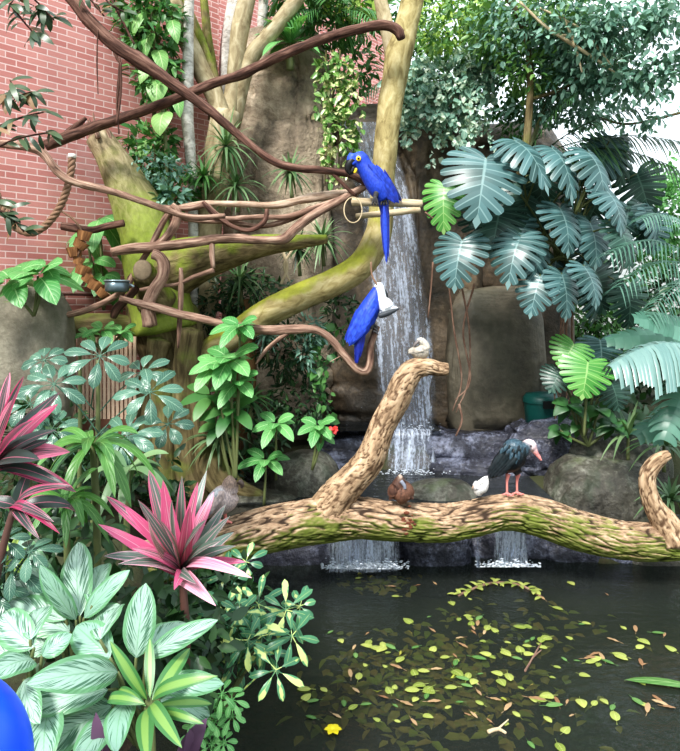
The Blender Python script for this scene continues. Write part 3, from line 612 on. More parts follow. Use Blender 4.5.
perch('forked branch sweeping from the trunk to the lower blue parrot', [(120, 298, 3), (150, 306, 4), (180, 314, 4.4), (205, 320, 4.2), (240, 327, 4.5), (270, 330, 4.5), (295, 329, 5), (316, 330, 4), (330, 338, 3.6), (344, 355, 4), (357, 369, 4.4), (366, 371, 4.5), (370, 362, 4), (371, 345, 3.6), (377, 326, 3.2)], 5.95, 'deadwood', nseg=14, twigs=([(291, 330, 3), (268, 348, 2.2), (256, 364, 1.2)], [(335, 343, 1), (345, 352, .8), (330, 362, .4)]))
perch('stout upright branch curling in front of the tree trunk, blunt round top', [(150, 326, 7.5), (148, 306, 6.5), (154, 290, 6), (162, 278, 6), (164, 266, 6), (160, 257, 5.5), (153, 254, 5)], 6.0, 'deadwood', nseg=16, rough=.12)
perch('thin branch curving up from the horizontal mossy log', [(48, 324, 2), (58, 317, 3.5), (80, 312, 3.2), (105, 302, 3.2), (124, 290, 3), (134, 274, 3), (150, 248, 3), (160, 228, 3.2), (168, 214, 3), (176, 206, 2)], 6.15, 'deadwood')
perch('short dark branch stub pointing at the brick wall', [(62, 226, 4), (74, 228, 4.2), (92, 230, 3.6), (108, 226, 3.6), (124, 223, 3.6)], 6.4, 'darkwood', nseg=12, rough=.1)
perch('curved grey branch leaning in the crook of the tree', [(150, 250, 3), (166, 238, 4.5), (175, 225, 4.5), (178, 212, 4), (172, 205, 3)], 6.1, 'deadwood')
perch('dark crooked branch under the metal bowl', [(140, 272, 3), (136, 288, 4), (126, 299, 4), (116, 310, 4.5), (113, 318, 3)], 6.25, 'darkwood', twigs=([(134, 290, 2), (128, 280, 2), (136, 270, 1.5)],))
perch('dangling broken branch with peeling ends below the perch tangle', [(181, 268, 2), (181, 290, 2.6), (180, 312, 2.6), (179, 336, 2), (178, 348, 1)], 6.05, 'deadwood', twigs=([(140, 290, 2), (160, 286, 2.2), (178, 284, 2), (196, 276, 2.4), (214, 270, 3)],))
perch('pale dead stick hanging in the spiky leaves below the limb', [(283, 250, 1.6), (287, 268, 1.6), (281, 284, 1.4)], 6.9, 'paleperch', twigs=([(292, 250, 1.4), (284, 266, 1.4), (290, 282, 1)],))
# bare twigs in the canopy
perch('bare pale twigs crossing in the leafy canopy', [(520, 2, 1.2), (545, 26, 1.6), (572, 44, 1.8), (600, 62, 1.4), (616, 74, 1)], 6.4, 'paleperch', name='twig', twigs=([(560, 10, 1), (573, 40, 1.4), (582, 72, 1)], [(552, 34, 1), (588, 40, 1.2), (612, 66, 1)], [(540, 8, 1), (582, 30, 1.2), (606, 58, 1)]))

# ------------------------------------------------------------------ foreground log
def ridges(sc, st, dep):
    def f(tc):
        q = V((tc[0] * sc, tc[1] * sc, tc[2] * sc / st)); q += V((noise.noise(q * .6), noise.noise(q * .6 + V((9, 0, 0))), 0)) * .5
        a = abs(noise.noise(q)); b = abs(noise.noise(q * 2.1 + V((3, 7, 1)))); h = min(1, a * 5.5) * (.55 + .45 * min(1, b * 5)); return dep * (h - .7), h
    return f
M['log'] = bark('log_bark', (58, 44, 34), (166, 138, 112), (216, 190, 162), moss=(112, 128, 52), amt=.66, side=-.55, sc=26, st=3, hattr=True, bstr=.4, bd=.008)
M['logtop'] = bark('limb_log_bark', (92, 70, 52), (178, 150, 120), (216, 190, 160), moss=(150, 150, 90), amt=.2, side=-.6, sc=20, st=3, hattr=True, bstr=.4, bd=.008)
lg = thing('fallen_log', 'great furrowed tree log lying across the pond, birds on it', 'log', P(250, 560, 5.5))
mb = MB(); tpx(mb, [(60, 574, 21, 4.95), (110, 570, 21, 5.05), (160, 560, 21, 5.2), (210, 547, 21, 5.35), (255, 533, 22, 5.5), (290, 525, 22, 5.62), (330, 519, 22, 5.75), (360, 518, 20, 5.78), (390, 521, 19, 5.8), (440, 523, 18.5, 5.85), (470, 519, 17.5, 5.85), (505, 512, 17, 5.85), (540, 517, 18.5, 5.85), (580, 531, 19, 5.85), (620, 540, 18, 5.85), (655, 542, 18, 5.85), (690, 541, 17, 5.85), (740, 538, 16, 5.85)], 5.8, nseg=132, step=.013, rough=.05, rf=1.5, disp=ridges(24, 6, .02), ax=(0, 1, 0))
obj('trunk', mb, M['log'], lg)
mb = MB(); tpx(mb, [(318, 520, 20), (334, 500, 18), (352, 480, 16), (368, 462, 14.5), (377, 440, 13), (385, 420, 13), (396, 400, 13), (404, 383, 12.5), (414, 370, 11), (428, 367, 8.5), (439, 369, 7.5), (448, 369, 6)], 5.72, nseg=64, step=.014, rough=.1, rf=3, disp=ridges(32, 3, .010)); lm = obj('limb', mb, M['logtop'], lg); lm['label'] = 'upright bent limb of the log with a small duck on its top'
mb = MB(); tpx(mb, [(672, 540, 17), (664, 522, 13), (655, 508, 10), (649, 492, 8.5), (648, 476, 8), (654, 464, 7.5), (663, 457, 6), (669, 455, 4.5)], 5.8, nseg=48, step=.014, rough=.1, rf=3, disp=ridges(26, 3.2, .008)); obj('limb', mb, M['logtop'], lg)
mb = MB(); tpx(mb, [(650, 542, 8, 5.9), (668, 534, 9, 5.8), (690, 526, 8, 5.72), (720, 518, 7, 5.7)], 5.7, nseg=40, step=.016, rough=.1, rf=3, disp=ridges(26, 3.2, .008)); obj('limb', mb, M['log'], lg)
mb = MB()
for k in range(26): q = P(407 + R.gauss(0, 4), 523 + R.gauss(0, 5), 5.645); ball(mb, q, R.uniform(.008, .02), 2, (1.3, .35, .8))
lc = obj('rust_stain', mb, flat('rust_fungus', (122, 70, 48), .9, var=.4), lg); lc['kind'] = 'stuff'; lc['label'] = 'rust-brown patch on the log below the brown duck'

# ------------------------------------------------------------------ rope, toys and bowl
M['rope'] = flat('rope_fibre', (150, 118, 96), .9, var=.35, sc=60); M['ropeend'] = flat('rope_end', (226, 220, 212), .8)
rp = thing('hanging_rope', 'thick twisted brown rope hanging in a curve against the brick wall', 'rope', P(40, 235, 6.2))
S_ = crom(pxs([(72, 156, 4), (71, 172, 4), (66, 192, 4), (58, 210, 4), (45, 226, 4), (30, 233, 4), (14, 226, 4), (4, 210, 4), (-4, 190, 4), (-10, 140, 4), (-14, 40, 4), (-16, -100, 4)], 6.1), .02)
for k in range(3):
    mb = MB(); pts = []; s = 0
    for i in range(0, len(S_)):
        c = V(S_[i][:3]); t = (V(S_[min(i + 1, len(S_) - 1)][:3]) - V(S_[max(i - 1, 0)][:3])).normalized()
        if i: s += (c - V(S_[i - 1][:3])).length
        n = perp(t, V((0, 1, 0))); b = t.cross(n); a = s * 38 + k * 2.094; pts.append((*(c + (n * math.cos(a) + b * math.sin(a)) * .018), .0195))
    tube(mb, pts, nseg=8, step=.02); obj('strand', mb, M['rope'], rp)
mb = MB(); tpx(mb, [(72, 158, 4.2), (72, 154, 3.6)], 6.1, nseg=14, step=.02); obj('whipped_end', mb, M['ropeend'], rp)

ty = thing('hanging_toy', 'hanging chain of curled brown bark pieces beside the metal bowl', 'bird toy', P(90, 295, 6.3))
M['toy'] = bark('curled_bark', (84, 54, 30), (146, 104, 66), (186, 146, 100), sc=20, st=3)
mb = MB(); tpx(mb, [(60, 210, 1), (76, 222, 1.2), (84, 240, 1.2), (78, 258, 1.2), (88, 276, 1.2), (102, 290, 1.2), (112, 296, 1)], 6.3, nseg=6, step=.03); obj('cord', mb, M['rope'], ty)
for (x, y, r, a) in ((85, 236, 8, .3), (80, 244, 7, .8), (76, 252, 8, -.2), (79, 261, 6, .4), (83, 270, 8, .5), (88, 278, 7, .9), (95, 285, 8, .7), (102, 292, 7, 1.1)):
    mb = MB(); c = P(x, y, 6.3); rr = r * 6.3 / F; n0 = 0
    for i in range(22):
        t = i / 21 * 5.3; k = rr * (.55 + .09 * t)
        for j in range(4):
            q = V((math.cos(t + a) * k * (1 + .12 * j), math.sin(t + a) * k * .8, (j / 3 - .5) * rr * 1.2)); q.rotate(Matrix.Rotation(a * .7, 3, 'Y')); mb.vert(c + q, (i / 21, j / 3), (k, t * rr, j * .02))
    for i in range(21):
        for j in range(3): k = i * 4 + j; mb.face(k, k + 4, k + 5, k + 1)
    obj('bark_curl', mb, M['toy'], ty)
M['steel'] = flat('brushed_steel', (170, 186, 192), .3, .7, var=.2); M['steeldark'] = flat('steel_shade', (120, 136, 142), .35, .7)
bw = thing('food_bowl', 'round steel food bowl clamped to the branch by the tree trunk', 'bowl', P(118, 292, 6.0))
def lathe(mb, c, prof, n=32):
    n0 = len(mb.v)
    for r, z in prof:
        for k in range(n): a = 2 * math.pi * k / n; mb.vert((c[0] + r * math.cos(a), c[1] + r * math.sin(a), c[2] + z), (k / n, z), (r * math.cos(a), r * math.sin(a), z))
    for j in range(len(prof) - 1):
        for k in range(n): k2 = (k + 1) % n; mb.face(n0 + j * n + k, n0 + j * n + k2, n0 + j * n + n + k2, n0 + j * n + n + k)
k_ = 6.0 / F; mb = MB(); lathe(mb, P(117, 292, 6.0), [(0, 0), (10 * k_, 0), (11.4 * k_, 1.5 * k_), (11.6 * k_, 11 * k_), (11 * k_, 11 * k_), (10.8 * k_, 2 * k_), (0, 1 * k_)]); obj('basin', mb, M['steeldark'], bw)
mb = MB(); c = P(117, 281, 6.0); tube(mb, [(c.x + 11.8 * k_ * math.cos(a), c.y + 11.8 * k_ * math.sin(a), c.z, .009) for a in [i * math.pi / 12 for i in range(25)]], nseg=8, step=.03); obj('rim', mb, M['steel'], bw)
mb = MB(); tpx(mb, [(127, 284, 1.4), (131, 285, 1.4), (134, 287, 1.4)], 6.05, nseg=8, step=.02); obj('clamp', mb, M['steel'], bw)
mb = MB(); c = P(353, 210, 5.85); k_ = 5.85 / F
tube(mb, [(c.x + 9 * k_ * math.cos(a), c.y + .02 * math.sin(a), c.z + 13 * k_ * math.sin(a), .006) for a in [i * math.pi / 12 for i in range(25)]], nseg=6, step=.03); tag(obj('cord_loop', mb, M['paleperch']), 'thin pale loop of cane hanging at the end of the parrot perch', 'cord')
M['white'] = flat('white_cloth', (236, 238, 242), .6, var=.08); M['under'] = flat('dark_underside', (62, 66, 72), .6)
hb = thing('hanging_bell', 'white bell-shaped toy on a cord beside the lower blue parrot', 'bird toy', P(386, 312, 5.8))
mb = MB(); tpx(mb, [(371, 262, 1), (372, 275, 1), (377, 285, 1)], 5.8, nseg=6, step=.02); obj('cord', mb, M['rope'], hb)
mb = MB(); tpx(mb, [(375, 287, 2), (379, 286, 4), (381, 292, 4.2), (382, 299, 5), (385, 304, 7), (387, 308, 7.5)], 5.82, nseg=20, step=.012, rough=.05)
tpx(mb, [(382, 309, 5), (390, 308, 3.4), (398, 308, .8)], 5.8, nseg=14, step=.012); obj('shell', mb, M['white'], hb)
mb = MB(); tpx(mb, [(379, 316, 2.6), (388, 313, 3), (399, 308.5, .8)], 5.78, nseg=12, step=.012); obj('underside', mb, M['under'], hb)

# slatted fence and bin
M['slat'] = flat('bamboo', (240, 206, 178), .7, var=.3, sc=14)
fc = thing('slat_fence', 'section of pale vertical wooden slats between the rock planter and the tree', 'fence', P(100, 420, 6.6))
mb = MB()
for k in range(17): c = P(66 + k * 4.3, 378 + R.uniform(-2, 2), 6.55); box(mb, c, (.0145, .012, .43))
obj('slats', mb, M['slat'], fc, smooth=False)
for y in (352, 410): mb = MB(); box(mb, P(100, y, 6.6), (.38, .02, .03)); obj('rail', mb, flat('rail_wood', (150, 112, 88), .8), fc, smooth=False)
mb = MB(); box(mb, P(100, 428, 6.58), (.38, .05, .1)); obj('skirting_board', mb, flat('skirt_wood', (118, 78, 60), .8), fc, smooth=False)
M['bin'] = flat('green_plastic', (20, 84, 78), .4, var=.1); bn = thing('litter_bin', 'dark green lidded bin in the shade behind the boulders', 'bin', P(542, 436, 7.9)); k_ = 7.9 / F
mb = MB(); lathe(mb, P(542, 438, 7.9), [(0, 0), (15 * k_, 0), (17.5 * k_, 36 * k_), (17.5 * k_, 37 * k_), (0, 37 * k_)], 40); obj('body', mb, M['bin'], bn)
mb = MB(); lathe(mb, P(542, 401, 7.9), [(18.6 * k_, -1 * k_), (18.8 * k_, 3 * k_), (15 * k_, 8 * k_), (0, 9 * k_)], 40); obj('lid', mb, M['bin'], bn)
mb = MB(); box(mb, P(549, 405, 7.62), (.07, .012, .045)); obj('flap', mb, flat('black_plastic', (18, 22, 24), .4), bn, smooth=False)
# blue round thing at the edge of the frame
mb = MB(); ball(mb, P(-62, 778, 1.5), 1, 5, (.205, .2, .235)); tag(obj('blue_balloon', mb, flat('blue_vinyl', (20, 86, 250), .35, var=.02)), 'smooth bright blue rounded object before the silver-leaved plants, mostly out of frame', 'balloon')
# ================================================================== birds
def fused(name, parts, mat_, parent, vox=.007, smooth=6):
    """one continuous body: parts are (pxs-style point list with r, colour) at depth; melted together, coloured by the nearest part"""
    mb = MB(); cl = []
    for pts, colr in parts:
        q = [p[:4] for p in pts]; tube(mb, q, nseg=20, step=.012)
        for a in crom(q, .012): cl.append((*a[:4], *colr))
    me = bpy.data.meshes.new('tmp'); me.from_pydata(mb.v, [], mb.f); o = bpy.data.objects.new('tmp', me); COL.objects.link(o)
    m = o.modifiers.new('r', 'REMESH'); m.mode = 'VOXEL'; m.voxel_size = vox
    m = o.modifiers.new('s', 'SMOOTH'); m.iterations = smooth; m.factor = .5
    bpy.context.view_layer.update(); dg = bpy.context.evaluated_depsgraph_get(); ev = o.evaluated_get(dg); e = ev.to_mesh()
    out = MB(); A = np.array(cl)
    for v in e.vertices:
        d = np.linalg.norm(A[:, :3] - np.array(v.co), axis=1) - A[:, 3]; w = np.exp(-np.maximum(d - d.min(), 0) / .006); c = (A[:, 4:7] * w[:, None]).sum(0) / w.sum(); out.vert(v.co, (0, 0), tuple(v.co), 1, tuple(c))
    for p in e.polygons: out.face(*p.vertices)
    ev.to_mesh_clear(); bpy.data.objects.remove(o); bpy.data.meshes.remove(me)
    return obj(name, out, mat_, parent)
M['macaw'] = feather('macaw_feather', .5, 60, edge=.35); M['wing'] = feather('wing_feather', .5, 34, edge=.6); M['plain'] = feather('bird_feather', .7, 85, edge=.5); M['gloss'] = feather('glossy_feather', .38, 60, edge=.6)
M['beak'] = flat('black_beak', (26, 26, 30), .35); M['yellow'] = flat('yellow_skin', (238, 206, 40), .5, var=.05); M['eye'] = flat('dark_eye', (12, 10, 10), .1, var=0); M['claw'] = flat('grey_claw', (66, 64, 66), .7); M['pinkleg'] = flat('pink_leg', (222, 140, 132), .6, var=.1)
BL = lin((38, 70, 184)); BD = lin((20, 40, 140)); BV = lin((52, 88, 214))
def wing(parent, pts, w, Y, col, tipcol, N, name='wing', m='wing', kind='ovate', lay=3):
    """folded wing: overlapping rows of long feathers"""
    mb = MB(); (ax, ay, ad), (bx, by, bd) = pts
    A = P(ax, ay, Y + ad); B = P(bx, by, Y + bd); s = w * Y / F
    leaf(mb, A, B, s, 'ovate', arch=.06, fold=-.45, N=N, n=16, nu=4, col=col)
    d = B - A; sd = d.normalized().cross(perp(d.normalized(), V(N)))
    for r in range(lay):
        for k in range(5):
            a = A + d * (.18 + .16 * r + .03 * k) + sd * s * (k - 2) * .13 + V(N).normalized() * .006 * (lay - r + 1); L_ = d.length * (.42 - .03 * abs(k - 2))
            leaf(mb, a, a + (d.normalized() + sd * (2 - k) * .05).normalized() * L_, s * .28, 'strap', arch=.03, fold=-.3, N=N, n=6, nu=1, col=tuple(lerp(col[i], tipcol[i], r / lay + .1 * (k % 2)) for i in range(3)))
    return obj(name, mb, M[m], parent)
# upper macaw ------------------------------------------------------------
Y = 5.82; t = thing('macaw', 'upper blue macaw facing the falls, perched on the peeled pole, long tail hanging', 'parrot', P(384, 262, Y))
fused('body', [(pxs([(358, 153, 5.5), (360, 159, 8.5), (364, 166, 8.5), (371, 176, 10), (379, 188, 11), (386, 199, 8)], Y), BL), (pxs([(354, 155, 5), (352, 160, 5.5), (354, 165, 5)], Y - .02), BV), (pxs([(382, 196, 6), (385, 214, 4.4), (386.5, 236, 3), (386.5, 262, 1.2)], Y + .02), BD)], M['macaw'], t)
wing(t, ((368, 163, -.085), (399, 203, -.05)), 19, Y, BL, BD, (-.25, -1, .35)); wing(t, ((376, 164, .03), (402, 202, .04)), 15, Y, BD, lin((16, 24, 70)), (.8, -.5, .4))
mb = MB()
for k, (x0, x1, y1) in enumerate(((384, 386.5, 264), (386, 388.5, 258), (382, 384.5, 256))): lpx(mb, (x0, 206), (x1, y1), 5, Y - .03 + .012 * k, kind='strap', arch=.01, fold=-.2, N=(0, -1, .1), col=BD if k else BL)
obj('tail', mb, M['macaw'], t)
mb = MB(); tpx(mb, [(353, 160, 4.6), (349, 165, 4.2), (348, 170, 3), (350, 175, 1)], Y - .03, nseg=14, step=.006); tpx(mb, [(354, 168, 3), (352, 172, 2.6), (351, 174, 1.4)], Y - .03, nseg=12, step=.006); obj('beak', mb, M['beak'], t)
mb = MB(); ball(mb, P(358.5, 158.5, Y - .083), .022, 3, (1, .35, 1.1)); er = obj('eye_ring', mb, M['yellow'], t); mb = MB(); ball(mb, P(358.5, 158.5, Y - .09), .011, 3, (1, .6, 1)); obj('eye', mb, M['eye'], er)
mb = MB(); tpx(mb, [(356, 170, 1.4), (354.5, 173, 1.2)], Y - .06, nseg=8, step=.005); ball(mb, P(356, 169.5, Y - .055), .014, 2, (.9, .5, 1.1)); obj('chin_patch', mb, M['yellow'], t)
for dx, dy in ((375, -.06), (384, -.02)):
    mb = MB(); tpx(mb, [(dx + 2, 192, 3.2), (dx, 198, 2.4)], Y + dy, nseg=10, step=.01)
    for q in (-3, 0, 3): tpx(mb, [(dx, 197, 1.6), (dx + q * .6, 200.5, 1.3), (dx + q, 205, .9)], Y + dy - .015, nseg=6, step=.008)
    obj('foot', mb, M['claw'], t)
# lower macaw ------------------------------------------------------------
Y = 5.86; t = thing('macaw', 'lower blue macaw seen from behind, clinging to the upturned branch end', 'parrot', P(357, 362, Y))
fused('body', [(pxs([(378, 288, 4.5), (376, 294, 6.8), (372, 304, 9.5), (366, 316, 11), (360, 328, 9.5), (356, 338, 6)], Y), BL), (pxs([(360, 330, 5), (358, 346, 3.8), (356.5, 363, 2)], Y + .02), BD)], M['macaw'], t)
wing(t, ((375, 298, -.09), (349, 346, -.05)), 21, Y, BV, BL, (-.1, -1, .25)); wing(t, ((368, 297, -.02), (346, 342, .0)), 15, Y + .02, BL, BD, (-.7, -.7, .2))
mb = MB()
for k, (x0, x1, y1) in enumerate(((361, 357, 364), (364, 360, 358), (359, 355, 357))): lpx(mb, (x0, 326), (x1, y1), 6, Y - .04 + .012 * k, kind='strap', arch=.01, fold=-.2, N=(0, -1, .1), col=BD)
obj('tail', mb, M['macaw'], t)
mb = MB(); tpx(mb, [(380, 290, 3.6), (384, 293, 3.2), (386, 297, 2.2), (385, 301, .8)], Y + .03, nseg=12, step=.006); obj('beak', mb, M['beak'], t)
mb = MB(); ball(mb, P(380.5, 289, Y - .035), .016, 2, (1, .4, 1)); er = obj('eye_ring', mb, M['yellow'], t); mb = MB(); ball(mb, P(380.7, 289, Y - .041), .008, 2); obj('eye', mb, M['eye'], er)
for k in (0, 1):
    mb = MB(); tpx(mb, [(369 + k * 3, 322, 3), (372 + k * 2, 328, 2.2)], Y - .03 + .06 * k, nseg=10, step=.01)
    for q in (-2, 1, 4): tpx(mb, [(373 + k, 327 + q, 1.3), (376, 328 + q, 1.1), (378, 331 + q, .8)], Y - .02 + .05 * k, nseg=6, step=.008)
    obj('foot', mb, M['claw'], t)
# bald ibis --------------------------------------------------------------
Y = 5.82; BK = lin((22, 26, 32)); TE = lin((66, 88, 100)); GR = lin((28, 38, 42)); SK = lin((246, 218, 218))
t = thing('bald_ibis', 'black glossy bird with bald pink head and curved bill standing on the log', 'bird', P(513, 494, Y))
fused('body', [(pxs([(491, 477, 2.5), (494, 472, 5), (501, 465, 10), (510, 460, 12.5), (518, 458, 11), (524, 459, 7)], Y), BK), (pxs([(506, 450, 6), (513, 447, 8.5), (520, 450, 8.5), (526, 448, 6.2)], Y - .03), TE), (pxs([(512, 470, 7), (518, 466, 7)], Y), BK), (pxs([(524, 449, 5.6), (529, 445, 6.2), (533, 448, 5)], Y), SK), (pxs([(533, 448, 4.2), (536, 453, 2.6), (539, 457, 1.8), (541.5, 460.5, 1)], Y), lin((232, 150, 146)))], M['gloss'], t, vox=.006, smooth=4)
wing(t, ((516, 449, -.115), (490, 478, -.06)), 22, Y, GR, BK, (0, -1, .3)); wing(t, ((512, 446, .1), (489, 475, .06)), 20, Y, GR, BK, (0, 1, .4))
mb = MB()
for k in range(22):
    a = R.uniform(0, 1); x, y = 505 + 21 * a + R.uniform(-2, 2), 446 + R.uniform(-4, 9); lpx(mb, (x, y), (x + R.uniform(-7, 1), y + R.uniform(7, 13)), 4.5, Y - .125 + .05 * abs(a - .4), kind='lance', arch=.1, fold=-.3, N=(0, -1, .3), n=5, nu=1, col=TE if R.random() < .5 else GR)
obj('neck_ruff', mb, M['gloss'], t)
mb = MB(); ball(mb, P(531, 446, Y - .055), .008, 2); obj('eye', mb, M['eye'], t)
for x, yb, dy in ((507, 494, -.02), (517, 493, .03)):
    mb = MB(); tpx(mb, [(x + 1, 474, 2.6), (x, 481, 1.3), (x, 488, 1.1), (x, yb, 1.2)], Y + dy, nseg=10, step=.01)
    for ex, ey in ((7, 2), (5, 3.5), (1, 4), (-5, 1)): tpx(mb, [(x, yb - 1, 1.1), (x + ex * .5, yb + ey * .3, 1), (x + ex, yb + ey * .6, .6)], Y + dy - .02 * ey, nseg=6, step=.01)
    obj('leg', mb, M['pinkleg'], t)
# small ducks and doves ----------------------------------------------------
GB = lin((176, 166, 152)); GD = lin((128, 116, 102)); WH = lin((222, 218, 214))
Y = 5.72; t = thing('small_duck', 'small grey-beige duck resting on the top of the bent limb, head tucked back', 'duck', P(419, 360, Y))
fused('body', [(pxs([(408, 351, 1.2), (412, 351, 4), (418, 352, 7), (424, 352, 7), (428, 352, 4.5)], Y), GB), (pxs([(427, 349, 4), (425, 344, 3.6), (421, 341, 3.8), (418, 342, 3.2)], Y - .01), lin((196, 188, 176)))], M['plain'], t, vox=.005, smooth=4)
wing(t, ((427, 348, -.065), (408, 353, -.03)), 8, Y, GB, GD, (0, -1, .5), lay=2)
mb = MB(); tpx(mb, [(419, 341, 1.8), (416, 343.5, 1.8), (414, 346, 1.4)], Y - .03, nseg=10, step=.005); obj('bill', mb, flat('grey_bill', (120, 112, 110), .4), t); mb = MB(); ball(mb, P(420, 340, Y - .037), .0065, 2); obj('eye', mb, M['eye'], t)
BR = lin((112, 78, 62)); BR2 = lin((84, 58, 48)); BUF = lin((196, 172, 156))
Y = 5.72; t = thing('brown_duck', 'brown speckled duck sitting fluffed up on the middle of the log', 'duck', P(402, 503, Y))
fused('body', [(pxs([(390, 496, 4), (394, 493, 9), (401, 492, 12), (408, 493, 9.5), (413, 495, 4)], Y), BR), (pxs([(398, 486, 7), (401, 480, 5.6), (403, 478, 4.6)], Y - .03), BR2), (pxs([(401, 478, 2.6), (399, 475, 1.6)], Y - .06), BUF)], M['plain'], t, vox=.006, smooth=4)
wing(t, ((396, 486, -.09), (414, 499, -.05)), 13, Y, BR2, BR, (.3, -1, .4), lay=2); wing(t, ((396, 486, -.07), (389, 500, -.05)), 12, Y, BR2, BR, (-.6, -1, .4), lay=2)
mb = MB(); tpx(mb, [(401, 481, 1.9), (404, 485, 1.9), (405, 489, 1.5)], Y - .085, nseg=10, step=.006); obj('bill', mb, flat('bluish_bill', (146, 150, 164), .4), t)
mb = MB(); ball(mb, P(406, 479, Y - .05), .008, 2); obj('eye', mb, M['eye'], t)
Y = 5.78; t = thing('white_bird', 'small whitish bird crouched on the log close behind the black bird', 'bird', P(482, 497, Y))
fused('body', [(pxs([(478, 495, 3), (479, 490, 6), (482, 486, 6.5), (485, 481, 4.5), (487, 477, 1.6)], Y), WH), (pxs([(477, 488, 4), (476, 485, 3.4), (478, 482.5, 3)], Y - .02), lin((206, 204, 206)))], M['plain'], t, vox=.005, smooth=4)
wing(t, ((479, 485, -.055), (488, 476, -.02)), 7, Y, WH, lin((186, 186, 192)), (0, -1, .3), lay=1); mb = MB(); tpx(mb, [(475, 485, 1.3), (473, 487, 1), (472.5, 489, .5)], Y - .03, nseg=8, step=.005); obj('bill', mb, flat('pale_bill', (190, 160, 140), .5), t)
PK = lin((186, 168, 164)); PB = lin((140, 120, 108)); PG = lin((120, 128, 136))
Y = 5.28; t = thing('grey_dove', 'grey-brown dove-like bird with pale pinkish breast at the shaded end of the log', 'bird', P(226, 520, Y))
fused('body', [(pxs([(200, 520, 2), (207, 513, 6), (216, 505, 12), (225, 498, 14), (231, 492, 11)], Y), PK), (pxs([(229, 491, 9), (231, 484, 8.4), (234, 481, 7.5)], Y - .01), PB), (pxs([(207, 511, 5), (214, 501, 8), (221, 493, 7)], Y - .05), lin((176, 178, 182)))], M['plain'], t, vox=.006, smooth=5)
wing(t, ((224, 491, -.12), (199, 519, -.06)), 17, Y, PK, PG, (-.2, -1, .4)); mb = MB(); tpx(mb, [(239, 481, 3.2), (242, 484, 2.4), (241.5, 488, 1.2)], Y - .03, nseg=12, step=.006); obj('bill', mb, flat('brown_bill', (88, 74, 68), .5), t)
mb = MB(); ball(mb, P(236, 479, Y - .06), .009, 2); obj('eye', mb, M['eye'], t)
for x, dy in ((217, -.04), (224, .02)): mb = MB(); tpx(mb, [(x, 508, 3), (x + 1, 514, 1.8), (x + 2, 521, 1.6)], Y + dy, nseg=8, step=.01); [tpx(mb, [(x + 2, 520, 1.4), (x + 2 + q, 523, 1)], Y + dy - .03, nseg=6, step=.01) for q in (-4, 2, 6)]; obj('leg', mb, M['pinkleg'], t)
# ================================================================== plants
M['aglao'] = aglao('silver_evergreen_leaf'); M['ti1'] = cordy('ti_leaf_pink', (206, 92, 134), (240, 182, 202), (92, 112, 102), .60); M['ti2'] = cordy('ti_leaf_maroon', (168, 52, 94), (214, 120, 148), (50, 62, 58), .76)
M['dra'] = stripe('striped_leaf', (128, 164, 88), (72, 124, 70)); M['sche'] = leafmat('umbrella_leaf', (58, 96, 80), (92, 132, 112), (140, 170, 146), .27, .15, 8); M['vsche'] = varieg('variegated_leaflet', (58, 112, 84), (92, 150, 104), (206, 220, 140))
M['bright'] = leafmat('bright_leaf', (84, 152, 84), (128, 190, 116), (176, 216, 156), .38, .25, 7); M['mid'] = leafmat('mid_leaf', (62, 116, 62), (104, 152, 84), None, .42, .25); M['midblue'] = leafmat('bluish_leaf', (84, 126, 110), (150, 188, 168), None, .35, .2)
M['dark'] = leafmat('dark_leaf', (34, 62, 38), (62, 96, 54), None, .42, .18); M['corn'] = leafmat('corn_leaf', (50, 100, 48), (98, 150, 72), (130, 176, 104), .35, .25, 5); M['lime'] = leafmat('lime_leaf', (140, 178, 70), (184, 208, 110), None, .45, .3); M['strap'] = leafmat('strap_leaf', (78, 112, 74), (134, 162, 116), None, .4, .18); M['cane'] = flat('green_cane', (104, 112, 70), .6); M['redcane'] = flat('red_cane', (96, 66, 58), .6)
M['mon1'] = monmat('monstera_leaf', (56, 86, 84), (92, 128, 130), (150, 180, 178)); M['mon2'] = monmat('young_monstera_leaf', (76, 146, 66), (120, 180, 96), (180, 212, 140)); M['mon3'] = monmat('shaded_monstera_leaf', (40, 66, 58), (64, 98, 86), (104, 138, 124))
M['ivy'] = varieg('silver_ivy_leaf', (110, 150, 134), (160, 192, 172), (212, 226, 206)); M['cream'] = varieg('cream_vine_leaf', (84, 132, 62), (128, 166, 88), (222, 222, 170)); M['oldleaf'] = leafmat('olive_leaf', (54, 76, 56), (92, 112, 82), None, .35, .2, dead=(150, 120, 90)); M['ban'] = leafmat('banana_leaf', (72, 116, 98), (104, 148, 130), None, .35, .22); M['palmleaf'] = leafmat('palm_leaf', (66, 106, 92), (110, 148, 130), None, .35, .2); M['fresh'] = leafmat('fresh_leaf', (86, 134, 74), (140, 178, 104), None, .42, .3); M['ban2'] = leafmat('pale_banana_leaf', (112, 146, 142), (136, 166, 160), None, .3, .15); M['mid2'] = leafmat('shade_leaf', (48, 96, 52), (82, 130, 70), None, .4, .2); M['flower'] = flat('red_flower', (214, 62, 58), .5, var=.1)
M['purple'] = leafmat('purple_leaf', (92, 66, 92), (120, 88, 116), None, .4, .15)
def leafpart(parent, b, t, w, Y, Yt, m, name='leaf', **k):
    mb = MB(); lpx(mb, b, t, w, Y, Yt, **k); return obj(name, mb, M[m], parent)
